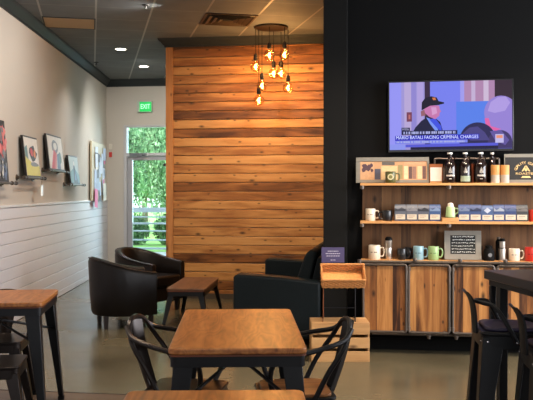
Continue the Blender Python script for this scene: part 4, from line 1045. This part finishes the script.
# captions
S((24, 22, 70), [(401, 127), (409.5, 127), (409.5, 130.3), (401, 130.3)])
S((24, 22, 70), [(401, 130.3), (457, 130.3), (457, 134.3), (401, 134.3)])
S((38, 40, 190), [(394.5, 135.2), (478.5, 134.4), (478.5, 139.4), (394.5, 140.2)])
S((120, 130, 236), [(394.5, 140.4), (467, 139.8), (467, 142.8), (394.5, 143.4)])
S((140, 150, 240), [(389, 143.8), (405, 143.8), (405, 149.2), (389, 149.2)])
S((84, 88, 214), [(405, 144), (497, 143.4), (497, 146.2), (405, 146.8)])
S((20, 18, 60), [(410, 146.8), (497, 146.2), (497, 149.2), (410, 149.2)])
S((196, 190, 240), [(494.3, 135), (502.5, 135), (502.5, 143.5), (494.3, 143.5)])
S((236, 150, 120), [(495.3, 136), (501.5, 136), (501.5, 139), (495.3, 139)])
m_.keep = True
scr = m_.build('screen', t)
# flat faces must look towards the room
for p in scr.data.polygons: pass
def stext(body, px0, px1, py, size, col, st=1.3):
    x0 = (px0 - 450) / 61.2 * TW / 2; x1 = (px1 - 450) / 61.2 * TW / 2
    text('caption', body, size, e(col, st), t, ((x0 + x1) / 2, -.011, (115.4 - py) / 33.9 * THt / 2), width=(x1 - x0), bold=.0)
stext('MARIO BATALI FACING CRIMINAL CHARGES', 395.5, 477.5, 137.2, .042, (206, 214, 255))
stext('WEEK.', 401.5, 409, 128.8, .024, (190, 190, 230), 1.0)
m2 = mb(e((170, 176, 230))); rg = random.Random(3)
for py, a, b_, h_ in ((132.4, 403, 455, .011), (141.6, 396, 464, .007)):
    x = a
    while x < b_:
        l_ = rg.uniform(1.0, 2.4); X0 = (x - 450) / 61.2 * TW / 2; X1 = (min(x + l_, b_) - 450) / 61.2 * TW / 2; zc2 = (115.4 - py) / 33.9 * THt / 2
        m2.flat([(X0, zc2 - h_), (X1, zc2 - h_), (X1, zc2 + h_), (X0, zc2 + h_)], -.0105); x += l_ + rg.choice((.35, .35, 1.3))
m2.keep = True; m2.build('caption_lines', t)

# ================================================================== CRATE, WIRE STAND, BASKET, SIGN
Yc = 6.58; x0, x1 = X(311.5, Yc), X(370, Yc); CWd = x1 - x0; H_ = .315; CD = .29
t = thing('wooden_crate', 'pale slatted pine crate upside down on the floor by cabinet', 'crate', (x0, Yc, 0), R(0))
sl = .087; gp = .026
for k in range(3):
    z0 = k * (sl + gp)
    for y in (0, CD - .012): mb(M_crate).bb(0, CWd, y, y + .012, z0, z0 + sl).build('slat', t, bevel=.002)
for x in (.0, CWd - .014): mb(M_crate).bb(x + .0005 if x == 0 else x - .0005, x + .0135, .0125, CD - .0125, 0, H_ - .012).build('end_panel', t)
for k in range(3): mb(M_crate).bb(-.0, CWd, k * .099, k * .099 + .092, H_ - .002, H_ + .009).build('slat', t, bevel=.002)
H_ += .009
Ys = 6.74
t = thing('wire_stand', 'black wire display stand on the crate holding basket and sign', 'stand', (0, Ys, H_), 0)
xa, xb_ = X(323.3, Ys), X(355.3, Ys); zt_ = Z(262, Ys) - H_
M_copper = mat('copper brown wire', (130, 74, 40), .4, .6)
for x, mm in ((xa, M_copper), (xb_, M_metal)):
    mb(mm).tube(smooth([(x - .012, -.115, .006), (x - .006, -.05, .006), (x, .0, .03), (x, .0, .06), (x, 0, zt_)], 4), .005, 7).build('post', t)
    mb(mm).tube([(x, .0, .03), (x, .06, .006), (x, .115, .006)], .005, 7).build('foot', t)
m_ = mb(M_metal); zz = Z(308, Ys) - H_; m_.tube([(xa, 0, zz), (xb_, 0, zz)], .004, 7); m_.tube([(xa, 0, zt_ - .02), (xb_, 0, zt_ - .02)], .004, 7); m_.build('crossbar', t)
# basket tilted to the room
bx0, bx1 = X(320.8, 6.68), X(363.3, 6.68); BW = bx1 - bx0
t = thing('wicker_basket', 'honey-coloured wicker basket tilted forward on the wire stand', 'basket', ((bx0 + bx1) / 2, Ys - .175, Z(288, 6.57)), 0)
t.rotation_euler = (R(38), 0, 0)
def weave(nm, x0, x1, y, z0, z1, axis, par):
    m_ = mb(M_wicker); r_ = .0062; rows = int((z1 - z0) / .0125)
    for k in range(rows):
        z = z0 + r_ + (z1 - z0 - 2 * r_) * k / max(rows - 1, 1); pts = []
        n = int((x1 - x0) / .011)
        for q in range(n + 1):
            a = x0 + (x1 - x0) * q / n; wv = .0035 * math.sin(q * PI / 2 + k * PI)
            pts.append((a, y + wv, z) if axis == 'x' else (y + wv, a, z))
        m_.tube(pts, r_, 6)
    return m_.build(nm, par)
hB, hF, dB = .09, .0895, .185
weave('front_side', -BW / 2, BW / 2, 0, 0, hF, 'x', t); weave('back_side', -BW / 2, BW / 2, dB, 0, hB, 'x', t)
for x in (-BW / 2 + .004, BW / 2 - .004): weave('end_side', 0.004, dB - .004, x, 0, hF, 'y', t)
for x in (-BW / 2 + .004, BW / 2 - .004):
    mb(M_wicker).hexa([(x - .005, .004, hF), (x + .005, .004, hF), (x + .005, dB - .004, hF), (x - .005, dB - .004, hF)], [(x - .005, .004, hF + .003), (x + .005, .004, hF + .003), (x + .005, dB - .004, hB - .004), (x - .005, dB - .004, hB - .004)]).build('end_side', t)
mb(mat('basket liner', (226, 156, 84), .6, vary=.3, scale=50, bump=.4)).bb(-BW / 2 + .01, BW / 2 - .01, .008, dB - .008, .004, .016).build('base', t)
m_ = mb(M_wicker); m_.tube([(-BW / 2, 0, hF), (BW / 2, 0, hF), (BW / 2 + .003, dB, hB), (-BW / 2 - .003, dB, hB)], .010, 8, closed=True); m_.build('rim', t)
t = thing('counter_sign', 'small purple sign with white lines above the wicker basket', 'sign', ((X(321.5, Ys) + X(344.3, Ys)) / 2, Ys - .012, Z(262.5, Ys)), 0)
sw = X(344.3, Ys) - X(321.5, Ys)
mb(mat('purple sign', (74, 66, 104), .5)).bb(-sw / 2, sw / 2, -.004, .004, 0, .128).build('plate', t)
m_ = mb(mat('sign print', (190, 184, 196), .6)); rg = random.Random(8)
for i, z in enumerate((.096, .076, .056, .022)):
    hw = (.045, .062, .055, .02)[i]; x = -hw
    while x < hw: l_ = rg.uniform(.008, .02); m_.bb(x, min(x + l_, hw), -.006, -.004, z - .0035, z + .0035); x += l_ + .004
m_.build('print', t)
mb(M_metal).tube([(0, .008, -.02), (0, .008, .10)], .004, 6).build('clip', t)
